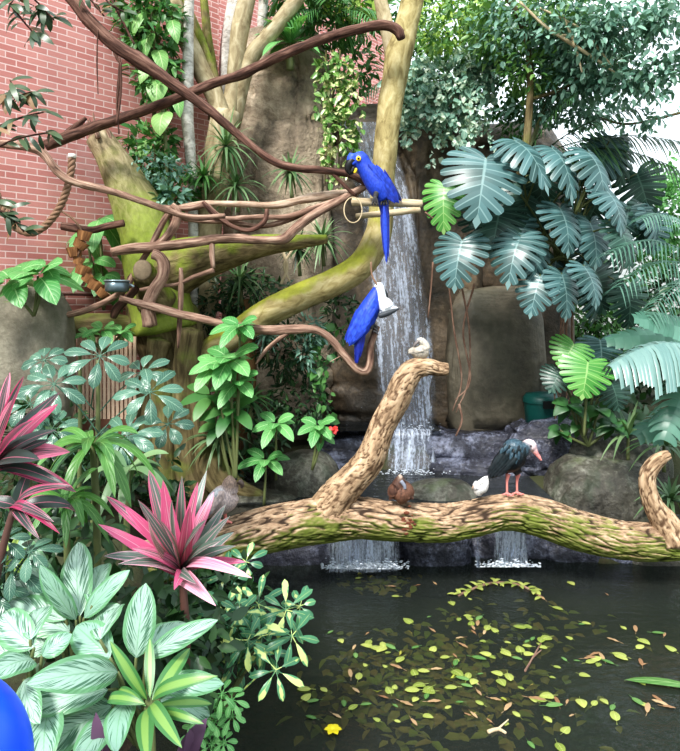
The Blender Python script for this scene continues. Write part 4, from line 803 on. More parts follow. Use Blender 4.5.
# -- silver-leaved Chinese evergreens in front ---------------------------------
def aglaonema(label, base, leaves, Y, stems=3):
    t = thing('chinese_evergreen', label, 'plant', P(base[0], base[1] + 60, Y))
    for (bx, by, tx, ty, w, dY, ar) in leaves:
        s = MB(); a = P(base[0] + R.uniform(-9, 9), base[1] + R.uniform(18, 60), Y + .06); b = P(bx, by, Y); m_ = (a + b) / 2; m_.z += .03
        tube(s, [(*a, .008), (*m_, .007), (*b, .005)], nseg=6, step=.04); obj('leaf_stalk', s, M['cane'], t)
        leafpart(t, (bx, by), (tx, ty), w, Y, Y + dY, 'aglao', kind='ovate', arch=ar, fold=.22, N=(R.uniform(-.2, .2), -.75, .65), n=14, nu=3, wav=.06)
    return t
aglaonema('silver-leaved evergreen in front with one broad leaf standing upright', (140, 690), [(136, 658, 146, 583, 40, .05, .05), (118, 672, 26, 684, 44, -.25, .1), (110, 658, 76, 626, 44, .12, .1), (148, 656, 218, 620, 27, -.1, .06), (146, 652, 194, 626, 40, .3, .1), (158, 686, 224, 684, 30, .0, .12), (128, 700, 116, 754, 38, -.25, .12), (108, 690, 22, 712, 38, -.1, .12), (96, 716, 30, 762, 44, -.2, .1), (118, 716, 74, 770, 42, -.25, .12), (112, 706, 70, 726, 40, .1, .1), (160, 700, 210, 716, 26, .2, .1), (100, 640, 120, 606, 38, .3, .08)], 2.25)
aglaonema('silver-leaved evergreen rising behind, its leaves pointing up at the pink ti plant', (76, 640), [(76, 620, 40, 565, 26, -.05, .06), (80, 616, 78, 542, 42, .3, .05), (84, 618, 130, 570, 27, .05, .08), (86, 634, 122, 606, 34, .0, .1), (70, 632, 6, 604, 44, .1, .12), (66, 620, 4, 580, 40, .3, .1), (60, 646, 10, 640, 34, .0, .1), (92, 606, 106, 564, 30, .4, .1), (64, 606, 30, 560, 34, .5, .08), (60, 600, 20, 540, 34, .6, .08)], 2.55)
aglaonema('silver-leaved evergreen low beside the blue object, leaves spreading outward', (30, 690), [(34, 660, -16, 680, 40, -.2, .1), (34, 648, 2, 614, 42, .15, .1), (30, 664, -24, 640, 40, .1, .1), (42, 656, 72, 634, 26, .05, .12), (30, 690, 66, 716, 40, .1, .12), (36, 700, 12, 748, 40, -.1, .1), (50, 706, 44, 772, 46, -.2, .1), (30, 640, 48, 606, 32, .25, .1), (24, 680, 40, 724, 34, -.15, .1)], 2.2)
# -- striped dracaena -----------------------------------------------------------
t = thing('striped_dracaena', 'young plant with lime-striped strap leaves among the silver evergreens', 'plant', P(150, 730, 2.1))
for (bx, by, tx, ty, w, dY, ar) in ((147, 700, 110, 641, 17, .0, .10), (150, 698, 150, 638, 15, .12, .02), (153, 700, 218, 676, 20, -.1, .2), (152, 700, 190, 648, 22, .15, .05), (152, 704, 182, 748, 22, -.25, .16), (149, 708, 148, 762, 26, -.3, .1), (145, 704, 108, 700, 17, .1, .2), (156, 706, 212, 704, 14, .05, .18), (146, 706, 118, 690, 15, .15, .12), (158, 712, 204, 724, 14, -.1, .16)):
    leafpart(t, (bx, by), (tx, ty), w, 2.1, 2.1 + dY, 'dra', kind='lance', arch=ar, fold=.3, N=(0, -.7, .7), n=14)
for k in range(4): mb = MB(); tpx(mb, [(142 + 4 * k, 770, 3), (145 + 2.4 * k, 720, 2.6), (148 + k, 695, 1.6)], 2.12, nseg=8, step=.04); obj('cane', mb, M['cane'], t)
t = thing('purple_leaved_plant', 'low plant with dusky purple leaves at the bottom below the silver evergreens', 'plant', P(120, 760, 2.1))
for b, e, w in (((108, 770), (96, 712), 20), ((180, 770), (207, 718), 26), ((100, 768), (84, 738), 16), ((196, 770), (190, 728), 20)): leafpart(t, b, e, w, 2.15, 2.1, 'purple', kind='ovate', arch=.1, N=(0, -.8, .6))
# -- ti plants -----------------------------------------------------------------
def ti(label, crown, leaves, Y, m, cane):
    t = thing('ti_plant', label, 'plant', P(cane[-1][0], cane[-1][1], Y))
    mb = MB(); tpx(mb, [(x, y, r) for x, y, r in cane], Y, nseg=10, step=.04, rough=.05); obj('cane', mb, M['redcane'], t)
    for (tx, ty, w, dY, ar) in leaves:
        leafpart(t, (crown[0] + R.uniform(-4, 4), crown[1] + R.uniform(-6, 6)), (tx, ty), w, Y, Y + dY, m, kind='strap' if R.random() < .35 else 'lance', arch=ar, fold=.35, N=(R.uniform(-.2, .2), -.7, .7), n=14, wav=.04)
    return t
ti('bright pink and green ti plant in front of the log end', (182, 572), [(149, 470, 22, .05, .03), (163, 480, 20, -.1, .03), (182, 476, 16, .0, .02), (198, 482, 15, -.05, .03), (207, 470, 14, .2, .04), (214, 492, 18, .1, .05), (226, 504, 15, .2, .06), (230, 516, 17, -.1, .08), (234, 532, 16, .1, .1), (236, 546, 18, -.2, .12), (252, 578, 16, -.35, .2), (246, 562, 14, -.15, .14), (216, 606, 18, -.35, .16), (174, 590, 16, -.3, .14), (132, 548, 16, -.2, .14), (98, 524, 15, .0, .1), (108, 534, 14, .15, .14), (106, 496, 17, .2, .06), (124, 506, 16, -.1, .06), (138, 500, 15, -.2, .05), (148, 516, 14, -.35, .06), (104, 556, 16, -.1, .16), (118, 564, 14, -.2, .18), (172, 500, 15, -.3, .02), (190, 506, 16, -.3, .03), (206, 520, 15, -.3, .06), (222, 540, 14, -.3, .1), (160, 520, 13, -.4, .04), (196, 584, 12, -.35, .1)], 3.0, 'ti1', [(182, 568, 3), (184, 600, 4), (186, 640, 5), (184, 690, 5)])
ti('dark maroon and pink ti plant entering from the side, tall leaf upright', (-6, 470), [(24, 376, 18, -.1, .04), (10, 372, 16, .1, .04), (58, 404, 24, .1, .06), (60, 392, 20, .3, .05), (56, 430, 20, -.1, .1), (50, 440, 18, .1, .1), (70, 452, 26, .15, .12), (34, 420, 22, -.2, .06), (76, 492, 22, -.1, .16), (66, 486, 16, -.2, .16), (40, 460, 26, -.25, .1), (12, 400, 20, -.25, .04), (-12, 390, 20, .1, .04)], 2.7, 'ti2', [(-6, 468, 4), (-8, 520, 5), (-12, 700, 6)])
ti('small maroon ti plant with drooping narrow leaves beneath the tall one', (14, 508), [(72, 486, 14, -.1, .15), (72, 506, 20, .1, .2), (54, 522, 14, -.2, .2), (60, 534, 12, -.2, .22), (-16, 500, 14, 0, .1), (40, 540, 12, -.2, .2), (76, 512, 16, .2, .2), (30, 470, 14, .2, .08)], 2.55, 'ti2', [(14, 506, 3), (0, 560, 4), (-16, 640, 5)])
# -- green canes behind -----------------------------------------------------------
def rosette(name, label, cat, crown, n, Lpx, w, Y, m, kind, spread=(-.3, 1.1), droop=.25, cane=None, group=None, one=True, nn=8, aim=None, fold=.3):
    """leaves all round a crown; azimuth in plan, elevation by leaf"""
    c = P(crown[0], crown[1], Y); t = thing(name, label, cat, c if cane is None else P(cane[-1][0], cane[-1][1], Y), group); mb = MB(); k_ = Y / F
    for i in range(n):
        az = i * 2.4 + R.uniform(-.3, .3); el = lerp(spread[1], spread[0], (i / max(1, n - 1)) ** .8) + R.uniform(-.15, .15); L_ = Lpx * k_ * R.uniform(.8, 1.1)
        d = V((math.cos(az) * math.cos(el), math.sin(az) * math.cos(el), math.sin(el))); e = c + d * L_ + V((0, 0, -droop * L_ * max(0, math.cos(el))))
        if not one: mb = MB()
        leaf(mb, c + d * .01, e, w * k_ * R.uniform(.85, 1.1), kind, arch=droop * .5 * max(.1, math.cos(el)), up=(0, 0, 1), fold=fold, N=(0, -.35, .9), n=nn, nu=2 if nn > 6 else 1)
        if not one: obj('leaf', mb, M[m], t)
    if one: obj('foliage', mb, M[m], t)
    if cane: mb = MB(); tpx(mb, cane, Y, nseg=8, step=.05, rough=.06); obj('stem', mb, M['cane'], t)
    return t
rosette('corn_plant', 'bright green strap-leaved plant between the two ti plants', 'plant', (92, 446), 16, 58, 16, 3.3, 'corn', 'lance', (-.5, .8), .5, [(92, 440, 3), (96, 500, 4), (98, 580, 4)], one=False, nn=10)
rosette('corn_plant', 'yellow-tipped green strap plant low among the maroon ti leaves', 'plant', (66, 500), 14, 50, 14, 3.2, 'corn', 'lance', (-.5, .9), .5, [(66, 500, 3), (68, 590, 4)], one=False, nn=10)
rosette('corn_plant', 'green strap-leaved plant leaning in front of the trunk foot', 'plant', (128, 470), 11, 48, 14, 3.9, 'strap', 'lance', (-.5, .8), .45, [(128, 470, 2.5), (126, 560, 4)], one=False, nn=10)
rosette('corn_plant', 'dark strap-leaved plant in the shade beside the pink ti plant', 'plant', (96, 540), 12, 44, 14, 3.5, 'dark', 'lance', (-.4, .9), .5, [(96, 540, 3), (98, 620, 4)], one=False, nn=10)
rosette('lime_leaved_plant', 'few bright yellow-green leaves beside the maroon ti stems', 'plant', (8, 560), 7, 30, 20, 2.8, 'lime', 'ovate', (-.1, 1.0), .2, [(8, 560, 2), (6, 640, 3)], one=False)
# -- umbrella plants -----------------------------------------------------------
def umbrella(t, c, n, Lpx, w, Y, m, tilt=(0, -.5, .85), droop=.35, stalk=None):
    """ring of leaflets, one leaf of an umbrella plant"""
    k_ = Y / F; N = V(tilt).normalized(); a = perp(N, V((1, 0, 0))); b = N.cross(a); c_ = P(c[0], c[1], Y); mb = MB(); ph = R.uniform(0, 6)
    for i in range(n):
        g = ph + 6.283 * i / n + R.uniform(-.12, .12); d = a * math.cos(g) + b * math.sin(g); L_ = Lpx * k_ * R.uniform(.8, 1.1)
        leaf(mb, c_ + d * L_ * .22, c_ + d * L_ - N * droop * L_, w * k_, 'obov', arch=.1, fold=.15, N=N, n=7, up=N); tube(mb, [(*c_, .004), (*(c_ + d * L_ * .22), .003)], nseg=4, step=.1, cap=False)
    if stalk: s = P(*stalk[:2], Y + .1); m_ = (s + c_) / 2; m_.z += .03; tube(mb, [(*s, .006), (*m_, .005), (*c_, .004)], nseg=5, step=.06)
    return obj('leaf', mb, M[m], t)
t = thing('umbrella_plant', 'umbrella plant with grey-green leaflet rings in front of the slat fence', 'plant', P(98, 520, 4.4))
for (x, y, L_, Y, n) in ((54, 384, 36, 4.3, 8), (100, 356, 36, 4.5, 8), (150, 392, 36, 4.3, 8), (128, 434, 34, 4.2, 8), (142, 372, 28, 4.7, 7), (52, 430, 26, 4.7, 7), (168, 424, 26, 4.6, 7), (30, 404, 28, 4.7, 7), (116, 440, 28, 4.5, 7), (44, 360, 22, 4.8, 7)): umbrella(t, (x, y), n, L_, 17, Y, 'sche', tilt=(R.uniform(-.25, .25), -.75, .7), droop=.18, stalk=(98 + R.uniform(-8, 8), y + 50))
mb = MB(); tpx(mb, [(92, 540, 3), (96, 470, 3), (98, 420, 2.5), (98, 360, 2)], 4.5, nseg=8, step=.05); tpx(mb, [(78, 540, 2.5), (80, 440, 2.2), (80, 350, 1.6)], 4.55, nseg=8, step=.05); obj('stem', mb, M['cane'], t)
t = thing('variegated_umbrella_plant', 'umbrella plant with yellow-splashed leaflets hanging over the water edge', 'plant', P(215, 690, 3.5))
for (x, y, L_, Y) in ((240, 612, 28, 3.5), (258, 604, 30, 3.6), (286, 610, 32, 3.5), (248, 640, 30, 3.3), (232, 628, 26, 3.6), (292, 636, 30, 3.3), (262, 636, 26, 3.4), (268, 652, 24, 3.4), (276, 670, 32, 3.2), (238, 660, 24, 3.6), (300, 606, 20, 3.7), (224, 612, 26, 3.8), (228, 575, 24, 4.2), (246, 562, 22, 4.3), (214, 656, 22, 3.7)): umbrella(t, (x, y), 7, L_, 10, Y, 'vsche', droop=.18, tilt=(R.uniform(-.3, .3), -.75, .65), stalk=(238, y + 26))
mb = MB(); tpx(mb, [(214, 720, 4), (234, 690, 3.5), (246, 664, 3), (258, 640, 2.4), (272, 620, 2)], 3.55, nseg=8, step=.04); tpx(mb, [(240, 676, 2.4), (262, 656, 2), (290, 638, 1.6)], 3.5, nseg=8, step=.04); obj('stem', mb, M['cane'], t)
t = thing('small_umbrella_plant', 'small bright green umbrella plant at the lower water edge', 'plant', P(214, 760, 2.9))
for (x, y, L_) in ((222, 694, 20), (232, 700, 18), (204, 716, 18), (214, 722, 16), (232, 716, 16), (212, 744, 18), (224, 742, 16), (196, 732, 18)): umbrella(t, (x, y), 7, L_, 8, 2.9, 'bright', stalk=(214, y + 24))
t = thing('dark_umbrella_plant', 'umbrella plant with broad dark leaflets low at the frame edge, under the ti stems', 'plant', P(6, 640, 2.6))
for (x, y, L_) in ((14, 566, 36), (-4, 590, 34), (30, 552, 28), (4, 540, 26)): umbrella(t, (x, y), 7, L_, 16, 2.6, 'sche', stalk=(4, y + 50))
# low groundcover round the left bank
mb = MB()
for k, (x, y, Y, rx, rz) in enumerate(((60, 590, 3.3, .6, .3), (150, 640, 3.0, .5, .25), (20, 540, 3.6, .6, .35), (200, 640, 3.6, .35, .2), (110, 470, 5.4, .7, .3), (40, 480, 5.2, .7, .5), (210, 590, 4.2, .4, .14), (150, 500, 6.0, .5, .2), (30, 440, 5.6, .5, .4))): blob(mb, P(x, y, Y), (rx, .4, rz), 330, .10, .05, 90 + k, shell=.2)
tag(stuff(obj('undergrowth', mb, M['dark'])), 'dark leafy undergrowth covering the near bank between the plants', 'undergrowth')
# -- leafy clumps in the middle ---------------------------------------------------
def whorl(label, crowns, Lpx, w, Y, m, stem, name='broadleaf_plant', n=8, kind='ovate', droop=.3, cat='plant', spread=(-.5, .7)):
    t = thing(name, label, cat, P(stem[-1][0], stem[-1][1], Y))
    for (x, y, s) in crowns:
        c = P(x, y, Y + R.uniform(-.15, .1)); k_ = Y / F
        for i in range(n):
            az = i * 2.4 + R.uniform(-.3, .3); el = lerp(spread[1], spread[0], i / (n - 1)); L_ = Lpx * s * k_ * R.uniform(.85, 1.1); d = V((math.cos(az) * math.cos(el), math.sin(az) * math.cos(el) - .25, math.sin(el))).normalized(); mb = MB()
            leaf(mb, c + d * L_ * .1, c + d * L_ + V((0, 0, -droop * L_)), w * s * k_, kind, arch=.12, fold=.2, N=(0, -.6, .8), n=9, up=(0, -.3, .9)); obj('leaf', mb, M[m], t)
        mb = MB(); tpx(mb, [(stem[-1][0], stem[-1][1], 1.6), (lerp(stem[-1][0], x, .6), lerp(stem[-1][1], y, .5), 1.4), (x, y, 1.1)], Y, nseg=6, step=.06); obj('stem', mb, M['cane'], t)
    return t
whorl('bright broad-leaved plant climbing the wrapped stump under the mossy limb', [(230, 360, 1.1), (240, 326, .8), (216, 366, .9), (238, 382, .9)], 34, 19, 6.0, 'bright', [(236, 480)])
whorl('darker broad-leaved plant low around the wrapped stump', [(212, 396, 1), (232, 410, 1), (220, 424, .8)], 32, 16, 6.2, 'mid', [(234, 490)])
whorl('upright small bright green plant above the mossy boulder', [(276, 424, 1)], 27, 14, 6.2, 'bright', [(276, 480)])
whorl('small bright green plant hanging low over the flat mossy stone', [(266, 460, 1.05)], 27, 13, 6.1, 'bright', [(264, 505)])
fl = whorl('small green plant bearing one red flower beside the cascade', [(318, 426, .95), (322, 436, .7)], 24, 14, 6.2, 'bright', [(312, 470)], name='flowering_plant')
mb = MB(); c = P(333, 430, 6.05)
for k in range(7): d = rv().normalized(); leaf(mb, c, c + d * .055, .04, 'ovate', N=(0, -1, .2), n=5, nu=1)
f_ = obj('flower', mb, M['flower'], fl); f_['label'] = 'small red flower'
whorl('big pale green leaves growing on top of the grey planter rock', [(38, 276, 1.1), (10, 280, 1.1), (46, 268, .7)], 40, 25, 5.8, 'bright', [(34, 316)], n=6)
whorl('large pale leaves against the brick wall behind the curled bark toy', [(92, 262, 1), (100, 220, 1.1), (86, 232, .8), (104, 276, .8)], 34, 20, 6.95, 'bright', [(104, 310)], n=4, droop=.8)
whorl('small light green leaves sprouting above the slat fence', [(102, 330, 1), (122, 332, .9), (88, 334, .8)], 22, 12, 6.3, 'bright', [(104, 352)], n=7)
# -- spiky rosettes and ferns behind the tree -----------------------------------------
for (x, y, n, L_, Y, m, lb) in ((226, 146, 46, 42, 7.15, 'strap', 'spiky rosette of narrow leaves on the pale fig trunk'), (236, 186, 40, 38, 7.2, 'strap', 'spiky rosette just above the perch tangle, under the higher one'), (290, 172, 44, 30, 7.45, 'strap', 'spiky rosette in front of the tan cliff face'), (204, 176, 36, 30, 7.3, 'mid', 'spiky rosette between the white sapling and the fig trunk'),
        (322, 240, 44, 36, 7.3, 'strap', 'spiky rosette below the end of the mossy horizontal limb'), (240, 280, 44, 38, 7.2, 'strap', 'drooping spiky rosette beneath the horizontal limb'), (266, 336, 30, 24, 7.2, 'midblue', 'pale fine-leaved tuft beneath the bent mossy limb'), (218, 440, 44, 34, 6.5, 'strap', 'dark spiky tuft beside the tree roots'), (250, 400, 40, 32, 6.9, 'dark', 'dark spiky tuft behind the wrapped stump'), (298, 250, 30, 24, 7.7, 'dark', 'dim spiky tuft deep behind the limb')):
    rosette('spiky_plant', lb, 'plant', (x, y), n, L_, 4.2, Y, m, 'needle', (-.9, 1.3), .35, [(x, y, 1.5), (x + 2, y + 26, 2)], nn=5)
def bush(label, blobs, m, L, W, seed, name='bush', cat='bush', n0=300, stems=(), **k):
    t = thing(name, label, cat, P(blobs[0][0], blobs[0][1] + blobs[0][4], blobs[0][2])); mb = MB()
    for i, (x, y, Y, rx, rz, n) in enumerate(blobs): blob(mb, P(x, y, Y), (rx * Y / F, min(.6, rx * Y / F), rz * Y / F), n, L, W, seed + i, **k)
    obj('foliage', mb, M[m], t)
    if stems:
        mb = MB(); [tpx(mb, s[0], s[1], nseg=7, step=.08, rough=.08) for s in stems]; obj('stem', mb, M['trunkbark'], t)
    return t
bush('dark fern-like foliage in the hollow beneath the mossy limbs', [(258, 300, 7.3, 40, 26, 500), (290, 350, 7.4, 36, 30, 500), (220, 310, 7.4, 26, 30, 300), (300, 400, 7.3, 30, 30, 350), (250, 430, 7.0, 36, 30, 350), (225, 470, 6.9, 24, 20, 160), (340, 320, 7.7, 16, 40, 200)], 'dark', .10, .035, 200, name='fern')
bush('pale feathery leaves on trailing stems under the bent limb', [(312, 330, 6.9, 14, 18, 110), (306, 350, 6.9, 10, 22, 80)], 'midblue', .08, .03, 220, name='trailing_plant', cat='plant')
t = thing('trailing_vine', 'trailing vine with heart leaves hanging beside the wet rock left of the falls', 'vine', P(320, 425, 7.0)); mb = MB(); strands(mb, [P(314 + 5 * k, 326, 7.0) for k in range(4)], [.6, .9, 1.1, .7], 22, .11, .075, 5); obj('foliage', mb, M['mid'], t)
bush('loose green shrub growing up the brick wall edge behind the branches', [(150, 30, 7.3, 34, 34, 420), (160, 80, 7.3, 26, 30, 300), (150, 150, 7.3, 28, 30, 340), (168, 190, 7.3, 30, 22, 260), (140, 5, 7.3, 28, 26, 260)], 'mid', .13, .06, 240, stems=(([(160, 240, 3), (156, 150, 2.4), (150, 20, 2)], 7.4),))
t = thing('creeper', 'creeper with big round yellow-green leaves along the brick wall edge', 'creeper', P(170, 200, 7.1))
M['creep'] = leafmat('creeper_leaf', (112, 168, 92), (158, 200, 122), (196, 220, 160), .4, .3, 7)
for (bx, by, tx, ty, w) in ((158, 80, 156, 106, 24), (164, 112, 160, 136, 26), (150, 34, 146, 58, 18), (142, 12, 134, 36, 18), (158, 50, 164, 74, 18), (172, 20, 178, 44, 16), (150, 64, 140, 84, 16), (170, 190, 160, 208, 18), (176, 96, 180, 118, 14), (146, 140, 142, 160, 16)):
    leafpart(t, (bx, by), (tx, ty), w, 7.1, 7.0, 'creep', kind='heart', arch=.12, fold=.12, N=(R.uniform(-.3, .3), -.9, .3), n=10)
mb = MB(); tpx(mb, [(168, 230, 2), (166, 150, 1.8), (160, 80, 1.5), (150, 10, 1.2)], 7.15, nseg=7, step=.06, rough=.1); obj('stem', mb, M['cane'], t)
t = thing('bush', 'silvery grey-green sprig in front of the brick at the limb elbow', 'bush', P(164, 190, 6.8)); mb = MB(); blob(mb, P(160, 168, 6.9), (.34, .2, .16), 220, .07, .035, 260); blob(mb, P(172, 196, 6.9), (.2, .2, .1), 90, .1, .06, 261); obj('foliage', mb, M['midblue'], t)
# top middle
rosette('bird_nest_fern', 'bright broad-leaved fern standing on top of the rock cliff', 'fern', (290, 44), 22, 46, 15, 8.0, 'bright', 'lance', (-.3, 1.3), .3, [(290, 44, 3), (290, 70, 4)], one=False, nn=8)
bush('mixed green shrubs above the cliff between fig fork and bent tree', [(320, 20, 8.6, 44, 30, 500), (350, 70, 8.8, 30, 30, 320), (300, 0, 8.8, 40, 24, 260), (440, 20, 8.8, 50, 34, 560), (420, 70, 8.9, 30, 26, 260), (360, 10, 9.0, 40, 30, 350)], 'mid', .15, .055, 280)
bush('yellow-green foliage high behind the bent tree top', [(450, 30, 8.4, 40, 26, 360), (356, 0, 8.4, 30, 20, 220), (500, 10, 8.2, 30, 20, 220)], 'lime', .13, .055, 300)
for i, (x, y, lb) in enumerate(((330, 24, 'arching fronds over the cliff just beside the bent tree'), (420, 96, 'dark fronds in the gap between bent tree and ivy'), (300, -6, 'arching fronds at the top edge above the cliff'))):
    t = thing('palm', lb, 'palm', P(x, y + 40, 8.2))
    for k in range(7): a = 6.283 * k / 7 + .3; mb = MB(); c = P(x, y, 8.2); frond(mb, c, c + V((math.cos(a) * .75, math.sin(a) * .4 - .2, .15 * math.sin(a * 3) - .1)), 16, .32, .028, arch=.25); obj('frond', mb, M['mid'] if i != 1 else M['dark'], t)
# hanging ivy and cream vine
t = thing('variegated_vine', 'cream and green variegated vine hanging down the cliff edge', 'vine', P(335, 190, 7.9)); mb = MB(); strands(mb, [P(320 + 3.4 * k, 56 + R.uniform(-8, 20), 7.85 - .05 * (k % 3)) for k in range(11)], [R.uniform(.7, 1.6) for k in range(11)], 36, .11, .07, 31); obj('foliage', mb, M['cream'], t)
for k in range(3): mb = MB(); tpx(mb, [(326 + 7 * k, 50, 1), (327 + 6 * k, 120, .8), (325 + 7 * k, 186, .6)], 7.9, nseg=5, step=.1, rough=.2); obj('stem', mb, M['trunkbark'], t)
t = thing('silver_ivy', 'thick curtain of silvery blue-green ivy hanging over the brown rock column', 'ivy', P(440, 165, 7.8)); mb = MB()
strands(mb, [P(398 + 1.55 * k + R.uniform(-2, 2), 66 + R.uniform(-12, 16) + 10 * math.sin(k * .3), 7.75 - .08 * (k % 4)) for k in range(62)], [R.uniform(.3, .95) for k in range(62)], 44, .09, .07, 41); strands(mb, [P(432 + R.uniform(-3, 3) + 20 * k, 110, 7.6) for k in range(4)], [.7, .5, .8, .6], 40, .07, .055, 43)
blob(mb, P(440, 78, 7.8), (.62, .3, .22), 420, .09, .07, 44); blob(mb, P(478, 60, 7.8), (.3, .3, .2), 200, .09, .06, 45); obj('foliage', mb, M['ivy'], t)
bush('green leafy shrub sprouting from the ivy curtain beside the brown rock', [(505, 84, 7.7, 20, 40, 300), (515, 120, 7.7, 14, 26, 160), (490, 40, 7.9, 26, 22, 240)], 'mid', .10, .05, 320)
# canopy tree, upper right
t = thing('canopy_tree', 'leafy tree spreading bluish-green foliage across the top beside the white sky', 'tree', P(560, 120, 7.2)); mb = MB()
for i, (x, y, Y, rx, rz, n) in enumerate(((540, 20, 6.8, 60, 40, 620), (600, 30, 6.4, 60, 36, 700), (655, 20, 6.2, 44, 26, 330), (590, 80, 6.8, 50, 24, 420), (640, 80, 6.4, 44, 26, 300), (500, 50, 7.4, 30, 40, 320), (560, 60, 7.0, 40, 26, 420), (676, 60, 6.2, 26, 24, 130), (540, 112, 7.4, 40, 18, 260), (590, 112, 7.6, 40, 16, 220), (650, 118, 6.5, 24, 14, 60))): blob(mb, P(x, y, Y), (rx * Y / F, .6, rz * Y / F), int(n * 1.7), .085, .046, 340 + i, shell=.1, down=.5)
obj('foliage', mb, M['midblue'], t); mb = MB()
for pts in ([(496, -20, 3), (520, 20, 3), (530, 70, 3.5), (528, 130, 4), (520, 180, 5)], [(520, 20, 2), (570, 44, 2), (620, 66, 1.6), (668, 80, 1)], [(528, 100, 2), (570, 84, 2), (610, 40, 1.6), (640, 10, 1)], [(600, 118, 1), (630, 124, 1.2), (684, 112, 1.4)]): tpx(mb, pts, 6.9, nseg=8, step=.06, rough=.15)
obj('trunk', mb, M['trunkbark'], t)
bush('mid-green leafy boughs hanging between the ivy and the canopy twigs', [(500, 30, 7.2, 34, 34, 420), (530, 70, 7.0, 30, 30, 340), (480, 0, 7.2, 40, 20, 240), (560, 10, 6.6, 40, 20, 260), (450, 40, 7.6, 40, 24, 260)], 'fresh', .10, .045, 350, name='canopy_shrub')
bush('dark dense foliage in the heart of the canopy above the monstera', [(565, 40, 7.6, 34, 30, 500), (600, 66, 7.6, 30, 20, 300), (560, 90, 7.8, 30, 16, 200)], 'dark', .12, .06, 360, name='canopy_shrub')
bush('light green shrub beneath the white sky gap at the frame edge', [(664, 214, 8.0, 26, 44, 700), (690, 190, 8.0, 30, 40, 400), (650, 250, 8.2, 24, 30, 350), (668, 182, 8.2, 14, 16, 120)], 'bright', .085, .045, 380)
bush('hedge of mixed shrubs closing the far side behind the monstera', [(560, 330, 10.5, 60, 60, 700), (620, 350, 10.5, 60, 60, 800), (680, 330, 10.5, 50, 90, 800), (640, 270, 11, 60, 40, 420), (560, 250, 11, 40, 30, 260), (640, 440, 9.2, 60, 40, 600), (560, 420, 9.4, 30, 40, 350)], 'dark', .17, .085, 400, name='hedge', cat='hedge')
bush('pale sunlit shrub glimpsed through the leaves behind the palm', [(590, 320, 9.4, 30, 26, 330), (606, 345, 9.4, 20, 20, 160), (540, 210, 9.8, 30, 20, 160)], 'mid', .10, .05, 430)
t = thing('creeper', 'bare brown creeper stems dangling down the slab below the monstera', 'creeper', P(455, 440, 7.6)); mb = MB()
for k in range(9): mb = MB(); x = R.choice((448, 456, 462, 468, 556, 562, 566, 570)) + R.uniform(-4, 4); tpx(mb, [(x + R.uniform(-14, 10), 284, 1.1), (x + R.uniform(-6, 6), 330, 1), (x + R.uniform(-5, 5), 380, .9), (x + R.uniform(-14, 4), R.uniform(400, 440), .6)], 7.6 - .1 * (k % 2), nseg=5, step=.06, rough=.2); obj('stem', mb, M['deadwood'], t)
for q, y in (([(425, 212, .9), (440, 224, 1), (452, 236, 1)], 6.9), ([(433, 262, 1), (430, 300, .9), (428, 318, .6)], 7.4), ([(459, 404, 1.4), (462, 420, 1.2), (456, 436, 1)], 7.3)): mb = MB(); tpx(mb, q, y, nseg=5, step=.05); obj('stem', mb, M['deadwood'], t)
# -- monstera --------------------------------------------------------------------
t = thing('monstera', 'huge monstera with split blue-green leaves covering the rock outcrop', 'plant', P(520, 320, 7.2))
root = (548, 262)
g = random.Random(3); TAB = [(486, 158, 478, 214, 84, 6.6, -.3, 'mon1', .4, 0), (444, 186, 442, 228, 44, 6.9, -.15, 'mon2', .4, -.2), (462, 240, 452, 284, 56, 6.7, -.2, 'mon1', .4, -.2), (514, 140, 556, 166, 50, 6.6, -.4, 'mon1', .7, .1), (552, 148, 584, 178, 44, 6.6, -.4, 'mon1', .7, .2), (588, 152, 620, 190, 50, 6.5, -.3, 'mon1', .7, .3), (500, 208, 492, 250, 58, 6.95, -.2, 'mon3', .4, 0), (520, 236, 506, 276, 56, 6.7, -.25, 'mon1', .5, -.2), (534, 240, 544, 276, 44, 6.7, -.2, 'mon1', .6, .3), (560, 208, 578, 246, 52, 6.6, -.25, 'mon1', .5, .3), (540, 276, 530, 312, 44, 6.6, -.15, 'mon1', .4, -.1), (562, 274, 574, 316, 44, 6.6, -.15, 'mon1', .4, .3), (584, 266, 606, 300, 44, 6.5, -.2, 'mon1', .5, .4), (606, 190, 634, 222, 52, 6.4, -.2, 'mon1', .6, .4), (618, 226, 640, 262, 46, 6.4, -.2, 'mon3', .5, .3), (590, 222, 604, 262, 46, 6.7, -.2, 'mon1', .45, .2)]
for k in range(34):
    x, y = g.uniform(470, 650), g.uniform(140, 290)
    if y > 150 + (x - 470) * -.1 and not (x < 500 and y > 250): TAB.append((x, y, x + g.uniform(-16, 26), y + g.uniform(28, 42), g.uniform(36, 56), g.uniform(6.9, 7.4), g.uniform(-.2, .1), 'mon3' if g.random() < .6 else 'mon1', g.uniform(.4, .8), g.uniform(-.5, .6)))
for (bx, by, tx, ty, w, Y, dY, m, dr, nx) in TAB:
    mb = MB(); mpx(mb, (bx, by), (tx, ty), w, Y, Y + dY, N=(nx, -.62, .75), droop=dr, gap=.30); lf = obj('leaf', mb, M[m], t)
    if m == 'mon2': lf['label'] = 'brighter green young leaf'
    mb = MB(); a = P(root[0] + R.uniform(-40, 40), root[1] + R.uniform(-10, 20), 7.35); b = P(bx, by, Y); c = a.lerp(b, .6); c.z += .12; tube(mb, [(*a, .014), (*c, .011), (*b, .008)], nseg=6, step=.06); obj('leaf_stalk', mb, M['cane'], t)
t = thing('small_monstera', 'fresh green split-leaf plant growing beside the green bin', 'plant', P(584, 430, 7.2))
